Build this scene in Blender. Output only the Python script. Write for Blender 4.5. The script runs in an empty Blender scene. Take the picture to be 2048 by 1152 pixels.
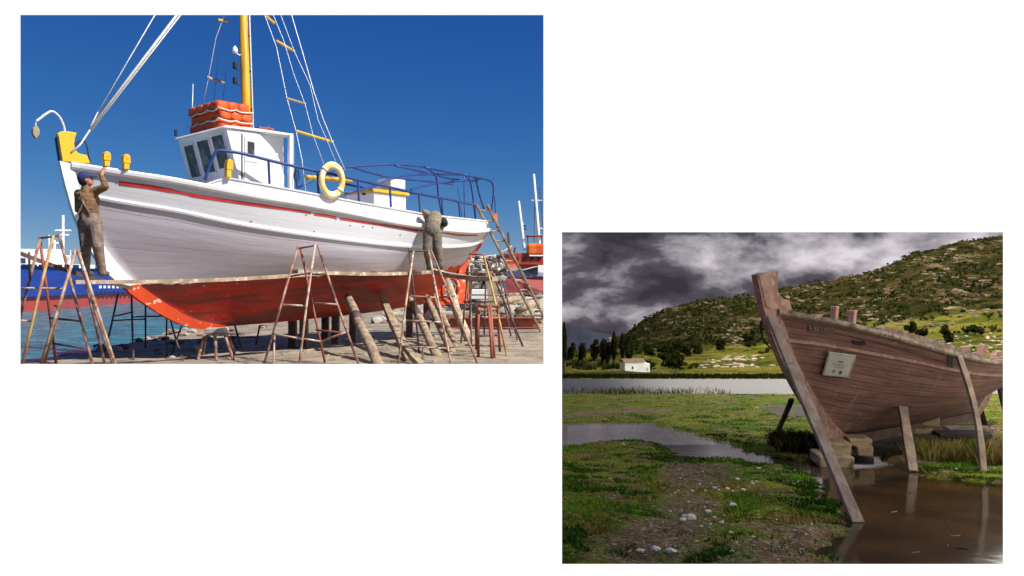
import bpy, bmesh, math, random
import numpy as np
from mathutils import Vector, Matrix, noise
R = math.radians
F, HOR = 1600.0, 550.0          # focal length in photograph pixels, eye-level row
scene = bpy.context.scene
# ---------------------------------------------------------------- camera, world, sun, exposure
cam = bpy.data.cameras.new("camera"); camo = bpy.data.objects.new("camera", cam)
scene.collection.objects.link(camo)
camo.location = (0, 0, 0); camo.rotation_euler = (R(90), 0, 0)
cam.sensor_width = 36; cam.lens = 36 * F / 2048; cam.shift_y = -(576 - HOR) / 2048
cam.clip_start = 0.1; cam.clip_end = 8000
scene.camera = camo
AZ, EL = R(62), R(48)            # sun: to the right of and behind the viewer
sdir = Vector((math.sin(AZ) * math.cos(EL), -math.cos(AZ) * math.cos(EL), math.sin(EL)))
sun = bpy.data.lights.new("sun", 'SUN'); suno = bpy.data.objects.new("sun", sun)
scene.collection.objects.link(suno)
sun.energy = 5.0; sun.angle = R(0.5); sun.color = (1, 0.955, 0.89)
suno.rotation_euler = sdir.to_track_quat('Z', 'Y').to_euler(); suno.location = (20, -20, 30)
world = bpy.data.worlds.new("World"); scene.world = world; world.use_nodes = True
wn = world.node_tree.nodes; wl = world.node_tree.links
sky = wn.new('ShaderNodeTexSky'); sky.sky_type = 'NISHITA'; sky.sun_disc = False
sky.sun_elevation = EL; sky.sun_rotation = math.pi - AZ
sky.air_density = 0.75; sky.dust_density = 0.0; sky.ozone_density = 4.0; sky.altitude = 1500
hs = wn.new('ShaderNodeHueSaturation'); hs.inputs['Saturation'].default_value = 1.12
sep_ = wn.new('ShaderNodeSeparateColor'); comb_ = wn.new('ShaderNodeCombineColor')   # deep polarised Mediterranean blue
wl.new(sky.outputs[0], hs.inputs['Color']); wl.new(hs.outputs[0], sep_.inputs[0])
for k_, (pw, gain) in enumerate(((1.25, .20), (.87, .43), (.45, 1.33))):
    p_ = wn.new('ShaderNodeMath'); p_.operation = 'POWER'; p_.inputs[1].default_value = pw; q_ = wn.new('ShaderNodeMath'); q_.operation = 'MULTIPLY'; q_.inputs[1].default_value = gain
    wl.new(sep_.outputs[k_], p_.inputs[0]); wl.new(p_.outputs[0], q_.inputs[0]); wl.new(q_.outputs[0], comb_.inputs[k_])
wl.new(comb_.outputs[0], wn['Background'].inputs[0])
wn['Background'].inputs[1].default_value = 0.10
scene.view_settings.view_transform = 'Standard'; scene.view_settings.look = 'None'
scene.view_settings.exposure = 0.6; scene.view_settings.gamma = 1
scene.cycles.use_denoising = True; scene.cycles.max_bounces = 8
try: scene.cycles.denoising_input_passes = 'RGB_ALBEDO_NORMAL'
except Exception: pass
rnd = random.Random(7)
# ---------------------------------------------------------------- helpers
def P(px, row, d): return Vector(((px - 1024) / F * d, d, (HOR - row) / F * d))
def pix(p): return (1024 + F * p[0] / p[1], HOR - F * p[2] / p[1])
COL = scene.collection
def root(name, loc, label, cat, group=None):
    o = bpy.data.objects.new(name, None); COL.objects.link(o); o.location = loc
    o.empty_display_size = 0.2
    o['label'] = label; o['category'] = cat
    if group: o['group'] = group
    return o
def tag(o, label, cat, group=None, kind=None):
    if label: o['label'] = label
    if cat: o['category'] = cat
    if group: o['group'] = group
    if kind: o['kind'] = kind
    return o
def wpos(o):
    v = Vector((0, 0, 0))
    while o is not None: v += o.location; o = o.parent
    return v
class MB:
    def __init__(s): s.v = []; s.f = []; s.m = []; s.uv = None
    def quad(s, a, b, c, d, m=0):
        n = len(s.v); s.v += [Vector(a), Vector(b), Vector(c), Vector(d)]; s.f.append((n, n+1, n+2, n+3)); s.m.append(m); return s
    def poly(s, pts, m=0):
        n = len(s.v); s.v += [Vector(p) for p in pts]; s.f.append(tuple(range(n, n+len(pts)))); s.m.append(m); return s
    def prism(s, pts, off, m=0):
        """closed prism: polygon pts extruded by vector off"""
        n = len(s.v); k = len(pts); off = Vector(off)
        s.v += [Vector(p) for p in pts] + [Vector(p) + off for p in pts]
        s.f.append(tuple(range(n, n+k))); s.f.append(tuple(range(n+2*k-1, n+k-1, -1))); s.m += [m, m]
        for i in range(k):
            j = (i+1) % k; s.f.append((n+i, n+k+i, n+k+j, n+j)); s.m.append(m)
        return s
    def box(s, c, sx, sy, sz, ax=(1,0,0), ay=(0,1,0), az=(0,0,1), m=0):
        c = Vector(c); ax = Vector(ax)*sx/2; ay = Vector(ay)*sy/2; az = Vector(az)*sz/2
        s.prism([c-ax-ay-az, c+ax-ay-az, c+ax+ay-az, c-ax+ay-az], az*2, m); return s
    def tube(s, pts, r, seg=8, m=0, cap=True, rr=None):
        pts = [Vector(p) for p in pts]; k = len(pts); n0 = len(s.v)
        up = None
        for i, p in enumerate(pts):
            t = (pts[min(i+1, k-1)] - pts[max(i-1, 0)]).normalized()
            if up is None: up = t.orthogonal().normalized()
            up = (up - t * up.dot(t)).normalized(); sd = t.cross(up)
            rad = rr[i] if rr else r
            for j in range(seg):
                a = 2*math.pi*j/seg; s.v.append(p + (up*math.cos(a) + sd*math.sin(a))*rad)
        for i in range(k-1):
            for j in range(seg):
                a = n0+i*seg+j; b = n0+i*seg+(j+1) % seg
                s.f.append((a, b, b+seg, a+seg)); s.m.append(m)
        if cap:
            s.f.append(tuple(n0+j for j in range(seg-1, -1, -1))); s.m.append(m)
            s.f.append(tuple(n0+(k-1)*seg+j for j in range(seg))); s.m.append(m)
        return s
    def torus(s, c, ax, ay, R1, r, seg=28, sec=10, m=0, sq=1.0):
        c = Vector(c); ax = Vector(ax).normalized(); ay = Vector(ay).normalized(); az = ax.cross(ay)
        n0 = len(s.v)
        for i in range(seg):
            a = 2*math.pi*i/seg; dr = ax*math.cos(a) + ay*math.sin(a)*sq
            for j in range(sec):
                b = 2*math.pi*j/sec; s.v.append(c + dr*(R1 + r*math.cos(b)) + az*r*math.sin(b))
        for i in range(seg):
            for j in range(sec):
                s.f.append((n0+i*sec+j, n0+((i+1) % seg)*sec+j, n0+((i+1) % seg)*sec+(j+1) % sec, n0+i*sec+(j+1) % sec)); s.m.append(m)
        return s
    def blob(s, c, rx, ry, rz, seed=0, amp=0.25, sub=1, m=0, fr=1.3):
        bm = bmesh.new(); bmesh.ops.create_icosphere(bm, subdivisions=sub, radius=1)
        n0 = len(s.v); c = Vector(c)
        for v in bm.verts:
            q = v.co; k = 1 + amp*noise.noise(q*fr + Vector((seed*7.13, seed*3.7, seed*1.9)))*1.6
            s.v.append(c + Vector((q.x*rx*k, q.y*ry*k, q.z*rz*k)))
        for f in bm.faces: s.f.append(tuple(n0+v.index for v in f.verts)); s.m.append(m)
        bm.free(); return s
    def build(s, name, mat, parent=None, smooth=False, bevel=0, loc=None, weld=False):
        base = wpos(parent) if parent is not None else (Vector(loc) if loc is not None else Vector((0, 0, 0)))
        me = bpy.data.meshes.new(name)
        me.from_pydata([tuple(v - base) for v in s.v], [], s.f)
        for mm in (mat if isinstance(mat, (list, tuple)) else [mat]): me.materials.append(mm)
        me.polygons.foreach_set('material_index', s.m)
        if smooth: me.polygons.foreach_set('use_smooth', [True]*len(s.f))
        me.update()
        o = bpy.data.objects.new(name, me); COL.objects.link(o)
        if parent is not None: o.parent = parent
        elif loc is not None: o.location = loc
        if bevel:
            b = o.modifiers.new('bevel', 'BEVEL'); b.width = bevel; b.segments = 2; b.limit_method = 'ANGLE'
        return o
def crom(pts, n):
    """Catmull-Rom through 3D/2D points, n samples per span"""
    p = [np.array(q, float) for q in pts]; p = [2*p[0]-p[1]] + p + [2*p[-1]-p[-2]]; out = []
    for i in range(1, len(p)-2):
        for j in range(n):
            t = j/n; a, b, c, d = p[i-1], p[i], p[i+1], p[i+2]
            out.append(.5*((2*b) + (c-a)*t + (2*a-5*b+4*c-d)*t*t + (3*b-a-3*c+d)*t**3))
    out.append(p[-2]); return out
# ---------------------------------------------------------------- materials
def mat(name, c1, c2=None, scale=4, rough=0.7, bump=0.0, detail=5, metal=0.0, lo=0.4, hi=0.6, stretch=None, bscale=None,
        c3=None, s3=20, lo3=.55, hi3=.65, coord='Object', ior=1.45, spec=0.5):
    m = bpy.data.materials.new(name); m.use_nodes = True
    nt = m.node_tree; N = nt.nodes; L = nt.links; b = N['Principled BSDF']
    b.inputs['Roughness'].default_value = rough; b.inputs['Metallic'].default_value = metal
    b.inputs['IOR'].default_value = ior; b.inputs['Specular IOR Level'].default_value = spec
    tc = N.new('ShaderNodeTexCoord'); mp = N.new('ShaderNodeMapping'); L.new(tc.outputs[coord], mp.inputs[0])
    if stretch: mp.inputs['Scale'].default_value = stretch
    b.inputs['Base Color'].default_value = (*c1, 1)
    if c2 is None: c2 = tuple(x*0.8 for x in c1)
    nz = N.new('ShaderNodeTexNoise'); nz.inputs['Scale'].default_value = scale; nz.inputs['Detail'].default_value = detail
    L.new(mp.outputs[0], nz.inputs['Vector'])
    rp = N.new('ShaderNodeMapRange'); rp.inputs[1].default_value = lo; rp.inputs[2].default_value = hi
    L.new(nz.outputs[0], rp.inputs[0])
    mx = N.new('ShaderNodeMix'); mx.data_type = 'RGBA'; mx.inputs[6].default_value = (*c1, 1); mx.inputs[7].default_value = (*c2, 1)
    L.new(rp.outputs[0], mx.inputs[0]); out = mx.outputs[2]
    if c3:
        n3 = N.new('ShaderNodeTexNoise'); n3.inputs['Scale'].default_value = s3; n3.inputs['Detail'].default_value = 4
        L.new(mp.outputs[0], n3.inputs['Vector'])
        r3 = N.new('ShaderNodeMapRange'); r3.inputs[1].default_value = lo3; r3.inputs[2].default_value = hi3; L.new(n3.outputs[0], r3.inputs[0])
        m3 = N.new('ShaderNodeMix'); m3.data_type = 'RGBA'; m3.inputs[7].default_value = (*c3, 1)
        L.new(r3.outputs[0], m3.inputs[0]); L.new(out, m3.inputs[6]); out = m3.outputs[2]
    L.new(out, b.inputs['Base Color'])
    if bump:
        nb = N.new('ShaderNodeTexNoise'); nb.inputs['Scale'].default_value = bscale or scale*3; nb.inputs['Detail'].default_value = 6
        L.new(mp.outputs[0], nb.inputs['Vector'])
        bp = N.new('ShaderNodeBump'); bp.inputs['Strength'].default_value = 1; bp.inputs['Distance'].default_value = bump
        L.new(nb.outputs[0], bp.inputs['Height']); L.new(bp.outputs[0], b.inputs['Normal'])
    return m
M = {}
M['wall'] = mat('white_plaster', (.97, .97, .97), (.965, .965, .965), 3, .9)
M['white'] = mat('white_boat_paint', (.56, .55, .57), (.49, .48, .50), 2.5, .45, .004)
M['white2'] = mat('white_cabin_paint', (.70, .70, .71), (.62, .62, .64), 1.8, .4, .002, lo=.5, hi=.8)
M['yellow'] = mat('yellow_paint', (.66, .38, .012), (.52, .27, .01), 6, .5, .003, lo=.5, hi=.75)
M['mastyellow'] = mat('mast_yellow', (.62, .36, .015), (.42, .22, .015), 2, .5, .003, stretch=(6, 6, .6))
M['blue'] = mat('blue_rail_paint', (.008, .032, .15), (.012, .045, .19), 5, .45)
M['dark'] = mat('dark_rubber', (.015, .015, .02), None, 5, .6)
M['rope'] = mat('pale_rope', (.62, .6, .55), (.45, .43, .38), 40, .9)
M['wire'] = mat('steel_wire', (.62, .66, .72), None, 30, .4, metal=.3)
M['wood'] = mat('pale_timber', (.34, .26, .17), (.20, .14, .09), 5, .85, .006, stretch=(1, 1, 1), c3=(.10, .07, .05), s3=14)
M['plank'] = mat('scaffold_board', (.38, .29, .19), (.24, .17, .11), 3, .9, .006, c3=(.5, .46, .4), s3=9)
M['plankdark'] = mat('old_scaffold_board', (.16, .085, .05), (.08, .05, .035), 3, .9, .006)
M['rust'] = mat('rusty_pipe', (.20, .085, .05), (.33, .22, .17), 9, .75, .003, c3=(.09, .045, .035), s3=5, lo3=.5, hi3=.6)
M['rustlight'] = mat('flaking_pipe', (.42, .30, .22), (.24, .11, .06), 7, .75, .003, c3=(.5, .46, .44), s3=12)
M['rustyellow'] = mat('yellow_rusty_pipe', (.42, .30, .09), (.28, .12, .05), 4, .75, .003)
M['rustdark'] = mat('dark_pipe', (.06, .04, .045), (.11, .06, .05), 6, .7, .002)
M['redsteel'] = mat('red_oxide_steel', (.30, .07, .04), (.20, .06, .04), 5, .7, .003)
M['orange'] = mat('orange_float', (.74, .10, .008), (.45, .045, .008), 3.5, .6, .008, lo=.45, hi=.75)
M['buoy'] = mat('faded_lifebuoy', (.74, .46, .12), (.80, .68, .42), 5, .7, .004)
M['glass'] = mat('cabin_glass', (.03, .03, .032), (.13, .13, .13), 5, .3, detail=6, lo=.5, hi=.62)
M['stemorange'] = mat('orange_primer', (.50, .045, .004), (.40, .04, .008), 3, .55, .004, c3=(.6, .35, .25), s3=8, lo3=.6, hi3=.66)
M['tan'] = mat('dirty_tan_shirt', (.235, .125, .05), (.12, .07, .035), 9, .95, .03, bscale=14, stretch=(1, 1, 1.8))
M['trouser'] = mat('paint_stained_trousers', (.19, .14, .105), (.12, .085, .068), 9, .95, .01, c3=(.30, .25, .21), s3=34, lo3=.60, hi3=.70, bscale=16, stretch=(1, 1, .8))
M['grey'] = mat('grey_work_clothes', (.165, .135, .105), (.105, .088, .07), 9, .95, .01)
M['grey2'] = mat('faded_khaki_shirt', (.25, .205, .135), (.18, .15, .10), 9, .95, .01)
M['skin'] = mat('skin', (.42, .20, .13), (.36, .16, .10), 8, .6)
M['navy'] = mat('navy_cap', (.03, .03, .11), (.02, .02, .07), 8, .9)
M['hair'] = mat('black_hair', (.012, .011, .012), None, 30, .8, .01)
M['boot'] = mat('dusty_boot', (.17, .13, .10), (.09, .07, .06), 12, .9)
M['shipblue'] = mat('ship_blue', (.01, .045, .30), (.012, .035, .22), .6, .45, stretch=(1, 1, 4))
M['shipred'] = mat('ship_red', (.42, .05, .05), (.32, .06, .06), .9, .6)
M['shipwhite'] = mat('ship_white', (.78, .78, .76), (.62, .6, .55), 1.2, .55, lo=.5, hi=.75)
M['navyhull'] = mat('navy_hull', (.012, .016, .065), (.03, .03, .09), 2, .5)
M['redboat'] = mat('red_boat', (.42, .045, .02), (.27, .03, .02), 1.6, .6)
M['orangeboat'] = mat('orange_boat', (.72, .15, .015), (.55, .08, .01), 1.6, .6)
M['maroon'] = mat('maroon_antifouling', (.20, .02, .02), (.12, .015, .02), 2, .7)
M['cream'] = mat('cream_board', (.38, .31, .22), (.27, .22, .15), 4, .85)
M['stone'] = mat('pale_rubble', (.40, .36, .30), (.22, .195, .16), 1.6, .95, .03)
M['concrete'] = mat('pale_concrete', (.45, .42, .38), (.3, .28, .26), 6, .95, .01)
M['text'] = mat('dark_lettering', (.03, .03, .035), None, 5, .8)
# ---------------------------------------------------------------- hull machinery
class Boat:
    def __init__(s, c0, c1, B):
        s.c0 = Vector((c0[0], c0[1], 0)); c1 = Vector((c1[0], c1[1], 0)); s.L = (c1-s.c0).length
        s.d = (c1-s.c0).normalized(); s.n = Vector((s.d.y, -s.d.x, 0)); s.B = B
    def C(s, t, w=0, z=0): return s.c0 + s.d*t + s.n*w + Vector((0, 0, z))
    def BP(s, px, row, w=0):        # point on the fore-and-aft plane at offset w
        k = (px-1024)/F; o = s.c0 + s.n*w; t = (k*o.y - o.x)/(s.d.x - k*s.d.y)
        p = o + s.d*t; p.z = (HOR-row)/F*p.y; return p
    def BT(s, px, row, t):          # point on the cross plane at station t
        k = (px-1024)/F; o = s.c0 + s.d*t; w = (k*o.y - o.x)/(s.n.x - k*s.n.y)
        p = o + s.n*w; p.z = (HOR-row)/F*p.y; return p
    def t_of(s, px, w=0):
        return (s.BP(px, 0, w) - s.c0).dot(s.d)
    def make(s, rows, NU=64, sub=4):
        """rows: (outline, breadth factor, exponent at bow, exponent at stern)"""
        s.rows = rows; G = []
        for (pl, bf, e0, e1) in rows:
            sm = crom(pl, 8); xs = np.array([q[0] for q in sm]); ys = np.array([q[1] for q in sm])
            t0 = s.t_of(pl[0][0]); t1 = s.t_of(pl[-1][0]); col = []
            for i in range(NU+1):
                u = i/NU; u = u*u*(3-2*u)*.35 + u*.65
                b = s.B*bf*(1-(1-min(1, u/.52))**e0 if u < .52 else 1-(max(0, (u-.52)/.48))**e1)
                b = max(b, .035)
                p = s.C(t0+u*(t1-t0), b); px = 1024+F*p.x/p.y
                row = np.interp(px, xs, ys); p.z = (HOR-row)/F*p.y; col.append((p, t0+u*(t1-t0), b, u))
            G.append(col)
        s.G = G; NR = len(rows)
        near = []; s.NU = NU
        for i in range(NU+1):
            pts = [np.array((*G[r][i][0], G[r][i][2], G[r][i][1])) for r in range(NR)]
            near.append(crom(pts, sub))
        s.near = near; s.NV = len(near[0]); s.sub = sub
        s.Pn = np.array([[q[:3] for q in c] for c in near])
        X = 1024+F*s.Pn[..., 0]/s.Pn[..., 1]; Y = HOR-F*s.Pn[..., 2]/s.Pn[..., 1]; s.XY = np.stack([X, Y], -1)
    def mesh(s, name, mats, parent, matfn=None):
        base = wpos(parent); V = []; Fc = []; mi = []; uv = []
        NV = s.NV; NU = s.NU
        def idx(side, i, j): return side*(NU+1)*NV + i*NV + j
        for side in (0, 1):
            for i in range(NU+1):
                for j in range(NV):
                    q = s.near[i][j]
                    p = Vector(q[:3])
                    if side: p = s.C(q[4], -q[3], q[2])
                    V.append(tuple(p-base)); uv.append((q[4], j/s.sub))
        for side in (0, 1):
            for i in range(NU):
                for j in range(NV-1):
                    f = (idx(side, i, j), idx(side, i, j+1), idx(side, i+1, j+1), idx(side, i+1, j))
                    if side: f = f[::-1]
                    Fc.append(f); mi.append(matfn((j+.5)/s.sub, i/NU) if matfn else 0)
        for i in range(NU):   # close keel
            Fc.append((idx(0, i, NV-1), idx(1, i, NV-1), idx(1, i+1, NV-1), idx(0, i+1, NV-1))); mi.append(mi[NV-2])
        me = bpy.data.meshes.new(name); me.from_pydata(V, [], Fc)
        for m in mats: me.materials.append(m)
        me.polygons.foreach_set('material_index', mi); me.polygons.foreach_set('use_smooth', [True]*len(Fc))
        ul = me.uv_layers.new(name='UVMap')
        for lp in me.loops: ul.data[lp.index].uv = uv[lp.vertex_index]
        o = bpy.data.objects.new(name, me); COL.objects.link(o); o.parent = parent; return o
    def at(s, px, row, off=0.0):
        """the point of the near side seen at a pixel of the photograph, moved outward by off"""
        q = np.array((px, row)); A = s.XY[:-1, :-1]; Bq = s.XY[1:, :-1]; Cq = s.XY[1:, 1:]; D = s.XY[:-1, 1:]
        best = None
        for (T0, T1, T2, i1, i2) in ((A, Bq, Cq, (1, 0), (1, 1)), (A, Cq, D, (1, 1), (0, 1))):
            e1 = T1-T0; e2 = T2-T0; r = q-T0; den = e1[..., 0]*e2[..., 1]-e1[..., 1]*e2[..., 0]
            den = np.where(abs(den) < 1e-9, 1e-9, den)
            a = (r[..., 0]*e2[..., 1]-r[..., 1]*e2[..., 0])/den; b = (e1[..., 0]*r[..., 1]-e1[..., 1]*r[..., 0])/den
            viol = np.maximum(np.maximum(-a, -b), a+b-1)
            dist = np.linalg.norm(T0-q, axis=-1)
            sc = np.where(viol < 1e-4, 0, 10+np.maximum(viol, 0)*0+dist)
            i, j = np.unravel_index(np.argmin(sc), sc.shape)
            if best is None or sc[i, j] < best[0]:
                aa, bb = float(np.clip(a[i, j], 0, 1)), float(np.clip(b[i, j], 0, 1))
                P0 = s.Pn[i, j]; P1 = s.Pn[i+i1[0], j+i1[1]]; P2 = s.Pn[i+i2[0], j+i2[1]]
                nn = np.cross(P1-P0, P2-P0); best = (sc[i, j], P0+aa*(P1-P0)+bb*(P2-P0), nn)
        p = Vector(best[1]); nn = Vector(best[2]).normalized()
        if nn.dot(s.n) < 0: nn = -nn
        s.lastn = nn
        return p + nn*off
    def rowcurve(s, r, off=0.0, dz=0.0, u0=0, u1=1, side=1):
        out = []
        for (p, t, b, u) in s.G[r]:
            if u0 <= u <= u1:
                out.append(s.C(t, side*(b+off), p.z+dz))
        return out
def hull_material(name, kind):
    """planked hull: UV u = metres along, v = row number"""
    m = bpy.data.materials.new(name); m.use_nodes = True; nt = m.node_tree; N = nt.nodes; L = nt.links; b = N['Principled BSDF']
    uv = N.new('ShaderNodeUVMap'); sp = N.new('ShaderNodeSeparateXYZ'); L.new(uv.outputs[0], sp.inputs[0])
    def nz(sx, sy, scale, det=5, dist=0):
        mp = N.new('ShaderNodeMapping'); mp.inputs['Scale'].default_value = (sx, sy, 1); L.new(uv.outputs[0], mp.inputs[0])
        n = N.new('ShaderNodeTexNoise'); n.inputs['Scale'].default_value = scale; n.inputs['Detail'].default_value = det
        n.inputs['Distortion'].default_value = dist
        L.new(mp.outputs[0], n.inputs['Vector']); return n.outputs[0]
    def rng(x, a, c, lo=0, hi=1):
        r = N.new('ShaderNodeMapRange'); r.inputs[1].default_value = a; r.inputs[2].default_value = c
        r.inputs[3].default_value = lo; r.inputs[4].default_value = hi; L.new(x, r.inputs[0]); return r.outputs[0]
    def mix(f, c1, c2):
        x = N.new('ShaderNodeMix'); x.data_type = 'RGBA'
        L.new(f, x.inputs[0])
        for k, c in ((6, c1), (7, c2)):
            if isinstance(c, tuple): x.inputs[k].default_value = (*c, 1)
            else: L.new(c, x.inputs[k])
        return x.outputs[2]
    def ma(op, a, c, d=None):
        x = N.new('ShaderNodeMath'); x.operation = op
        for k, v in ((0, a), (1, c), (2, d)):
            if v is None: continue
            if isinstance(v, (int, float)): x.inputs[k].default_value = v
            else: L.new(v, x.inputs[k])
        return x.outputs[0]
    v = sp.outputs[1]
    seam = lambda k, w: rng(ma('ABSOLUTE', ma('SUBTRACT', ma('FRACT', ma('MULTIPLY', v, k), 0), .5), 0), .5-w, .5)
    if kind == 'white':
        top = mix(rng(nz(.3, 1.6, 1.6), .40, .62), (.45, .425, .47), (.385, .355, .40))
        top = mix(rng(nz(.25, .8, 2.0, 4), .50, .64, 0, .6), top, (.49, .47, .51))
        top = mix(rng(v, 1.02, .98), top, (.50, .50, .52))
        top = mix(ma('MULTIPLY', seam(3.0, .03), rng(nz(.5, 1, 1.2), .50, .66, 0, .45)), top, (.26, .24, .28))
        wav = ma('ADD', v, rng(nz(2.5, .2, 3), .3, .7, -.012, .012))
        top = mix(rng(ma('ABSOLUTE', ma('SUBTRACT', wav, 1.36), 0), .016, .006, 0, .85), top, (.12, .10, .13))
        top = mix(rng(ma('ABSOLUTE', ma('SUBTRACT', wav, 2.18), 0), .014, .006, 0, .35), top, (.20, .18, .22))
        red = mix(rng(nz(.3, 1.1, 1.7, 7, .5), .42, .58), (.36, .014, .005), (.12, .016, .012))
        red = mix(rng(nz(.35, 1.8, 4, 6, .3), .52, .68), red, (.11, .022, .02))
        red = mix(rng(nz(1.5, 2, 6, 6), .66, .70, 0, .6), red, (.45, .30, .26))
        red = mix(ma('MULTIPLY', rng(sp.outputs[0], 5.5, 8.5), rng(nz(.6, 1.5, 1.3), .35, .6, .3, .9)), red, (.50, .05, .008))
        edge = ma('ADD', v, rng(nz(1.2, .2, 3.0), .3, .7, -.11, .11))
        col = mix(rng(edge, 3.0, 3.015), top, (.52, .42, .40)); col = mix(rng(edge, 3.05, 3.07), col, red)
        b.inputs['Roughness'].default_value = .5
        hgt = ma('ADD', ma('MULTIPLY', seam(3.0, .04), -.12), ma('MULTIPLY', nz(.3, 1.2, 3, 4), .6)); dist = .012
    else:
        col = mix(rng(nz(.5, 1.5, 2.2, 6, .3), .38, .62), (.245, .115, .085), (.16, .072, .055))
        col = mix(ma('MULTIPLY', rng(nz(4.5, .5, 2.3, 6, .4), .56, .72, 0, .6), rng(nz(.5, .6, 1.5), .42, .6)), col, (.36, .24, .20))
        col = mix(rng(nz(.9, 1.2, 3, 7), .52, .70, 0, .6), col, (.10, .052, .042))
        # plank seams and butts
        col = mix(ma('MULTIPLY', seam(4.0, .07), rng(nz(.7, 1, 1.6), .42, .66, .05, .9)), col, (.04, .02, .018))
        rowi = ma('FLOOR', ma('MULTIPLY', v, 4.0), 0)
        bt = rng(ma('ABSOLUTE', ma('SUBTRACT', ma('FRACT', ma('ADD', ma('MULTIPLY', sp.outputs[0], 1.6), ma('MULTIPLY', rowi, .37)), 0), .5), 0), .485, .5, 0, .6)
        col = mix(bt, col, (.07, .035, .03))
        b.inputs['Roughness'].default_value = .85
        hgt = ma('ADD', ma('MULTIPLY', seam(4.0, .08), -.8), nz(.6, 2, 8, 6)); dist = .012
    L.new(col, b.inputs['Base Color'])
    bp = N.new('ShaderNodeBump'); bp.inputs['Distance'].default_value = dist; L.new(hgt, bp.inputs['Height']); L.new(bp.outputs[0], b.inputs['Normal'])
    return m
def ribbon(boat, pts, half, off, thick, name, m, parent, smooth=True, bevel=0):
    """a strip following pixel points on the near side; half = half height in m (number or list)"""
    mb = MB(); sm = crom(pts, 6); ring = []
    for i, q in enumerate(sm):
        p = boat.at(q[0], q[1], 0); nn = boat.lastn.copy()
        h = half if isinstance(half, (int, float)) else half[min(len(half)-1, int(i*len(half)/len(sm)))]
        up = (Vector((0, 0, 1)) - nn*nn.z).normalized()
        ring.append([p+nn*(off-.03)+up*h, p+nn*(off+thick)+up*h*.7, p+nn*(off+thick)-up*h*.7, p+nn*(off-.03)-up*h])
    n0 = 0
    for r in ring: mb.v += r
    for i in range(len(ring)-1):
        for j in range(3): mb.f.append((i*4+j, i*4+j+1, i*4+j+5, i*4+j+4)); mb.m.append(0)
    return mb.build(name, m, parent, smooth=False)
# ---------------------------------------------------------------- white wall with two openings
WY, TH = 4.0, 0.10
def wallpt(px, row, y=WY): return Vector(((px-1024)/F*WY, y, (HOR-row)/F*WY))
def opening(x0, x1, r0, r1): return ((x0-1024)/F*WY, (x1-1024)/F*WY, (HOR-r1)/F*WY, (HOR-r0)/F*WY)
OA = opening(41, 1087, 30, 728); OB = opening(1124, 2006, 464.5, 1128)
XL, XR, ZB, ZT = -4.6, 4.4, -1.62, 2.75
def wall_with_holes():
    xs = sorted({XL, XR, OA[0], OA[1], OB[0], OB[1]}); zs = sorted({ZB, ZT, OA[2], OA[3], OB[2], OB[3]})
    mb = MB()
    def hole(x, z):
        return any(o[0] < x < o[1] and o[2] < z < o[3] for o in (OA, OB))
    for i in range(len(xs)-1):
        for j in range(len(zs)-1):
            if not hole((xs[i]+xs[i+1])/2, (zs[j]+zs[j+1])/2):
                mb.quad((xs[i], WY, zs[j]), (xs[i+1], WY, zs[j]), (xs[i+1], WY, zs[j+1]), (xs[i], WY, zs[j+1]))
    g = .05
    for o in (OA, OB):      # splayed reveals, wider behind
        a = [(o[0], WY, o[2]), (o[1], WY, o[2]), (o[1], WY, o[3]), (o[0], WY, o[3])]
        gr = .003 if o is OA else .085; gl = .003 if o is OB else .085
        b = [(o[0]-gl, WY+TH, o[2]-g), (o[1]+gr, WY+TH, o[2]-g), (o[1]+gr, WY+TH, o[3]+g), (o[0]-gl, WY+TH, o[3]+g)]
        for i in range(4): mb.quad(a[i], a[(i+1) % 4], b[(i+1) % 4], b[i])
    # back face as strips round the widened openings
    A2 = (OA[0]-.085, OA[1]+.003, OA[2]-g, OA[3]+g); B2 = (OB[0]-.003, OB[1]+.085, OB[2]-g, OB[3]+g)
    xs = sorted({XL, XR, A2[0], A2[1], B2[0], B2[1]}); zs = sorted({ZB, ZT, A2[2], A2[3], B2[2], B2[3]})
    for i in range(len(xs)-1):
        for j in range(len(zs)-1):
            cx, cz = (xs[i]+xs[i+1])/2, (zs[j]+zs[j+1])/2
            if not any(o[0] < cx < o[1] and o[2] < cz < o[3] for o in (A2, B2)):
                mb.quad((xs[i], WY+TH, zs[j]), (xs[i], WY+TH, zs[j+1]), (xs[i+1], WY+TH, zs[j+1]), (xs[i+1], WY+TH, zs[j]))
    for (a, b) in (((XL, ZB), (XL, ZT)), ((XL, ZT), (XR, ZT)), ((XR, ZT), (XR, ZB)), ((XR, ZB), (XL, ZB))):
        mb.quad((a[0], WY, a[1]), (b[0], WY, b[1]), (b[0], WY+TH, b[1]), (a[0], WY+TH, a[1]))
    o = mb.build('white_wall', M['wall'])
    tag(o, 'plain bright white wall with two rectangular openings, one onto each boatyard view', 'wall')
wall_with_holes()
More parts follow.
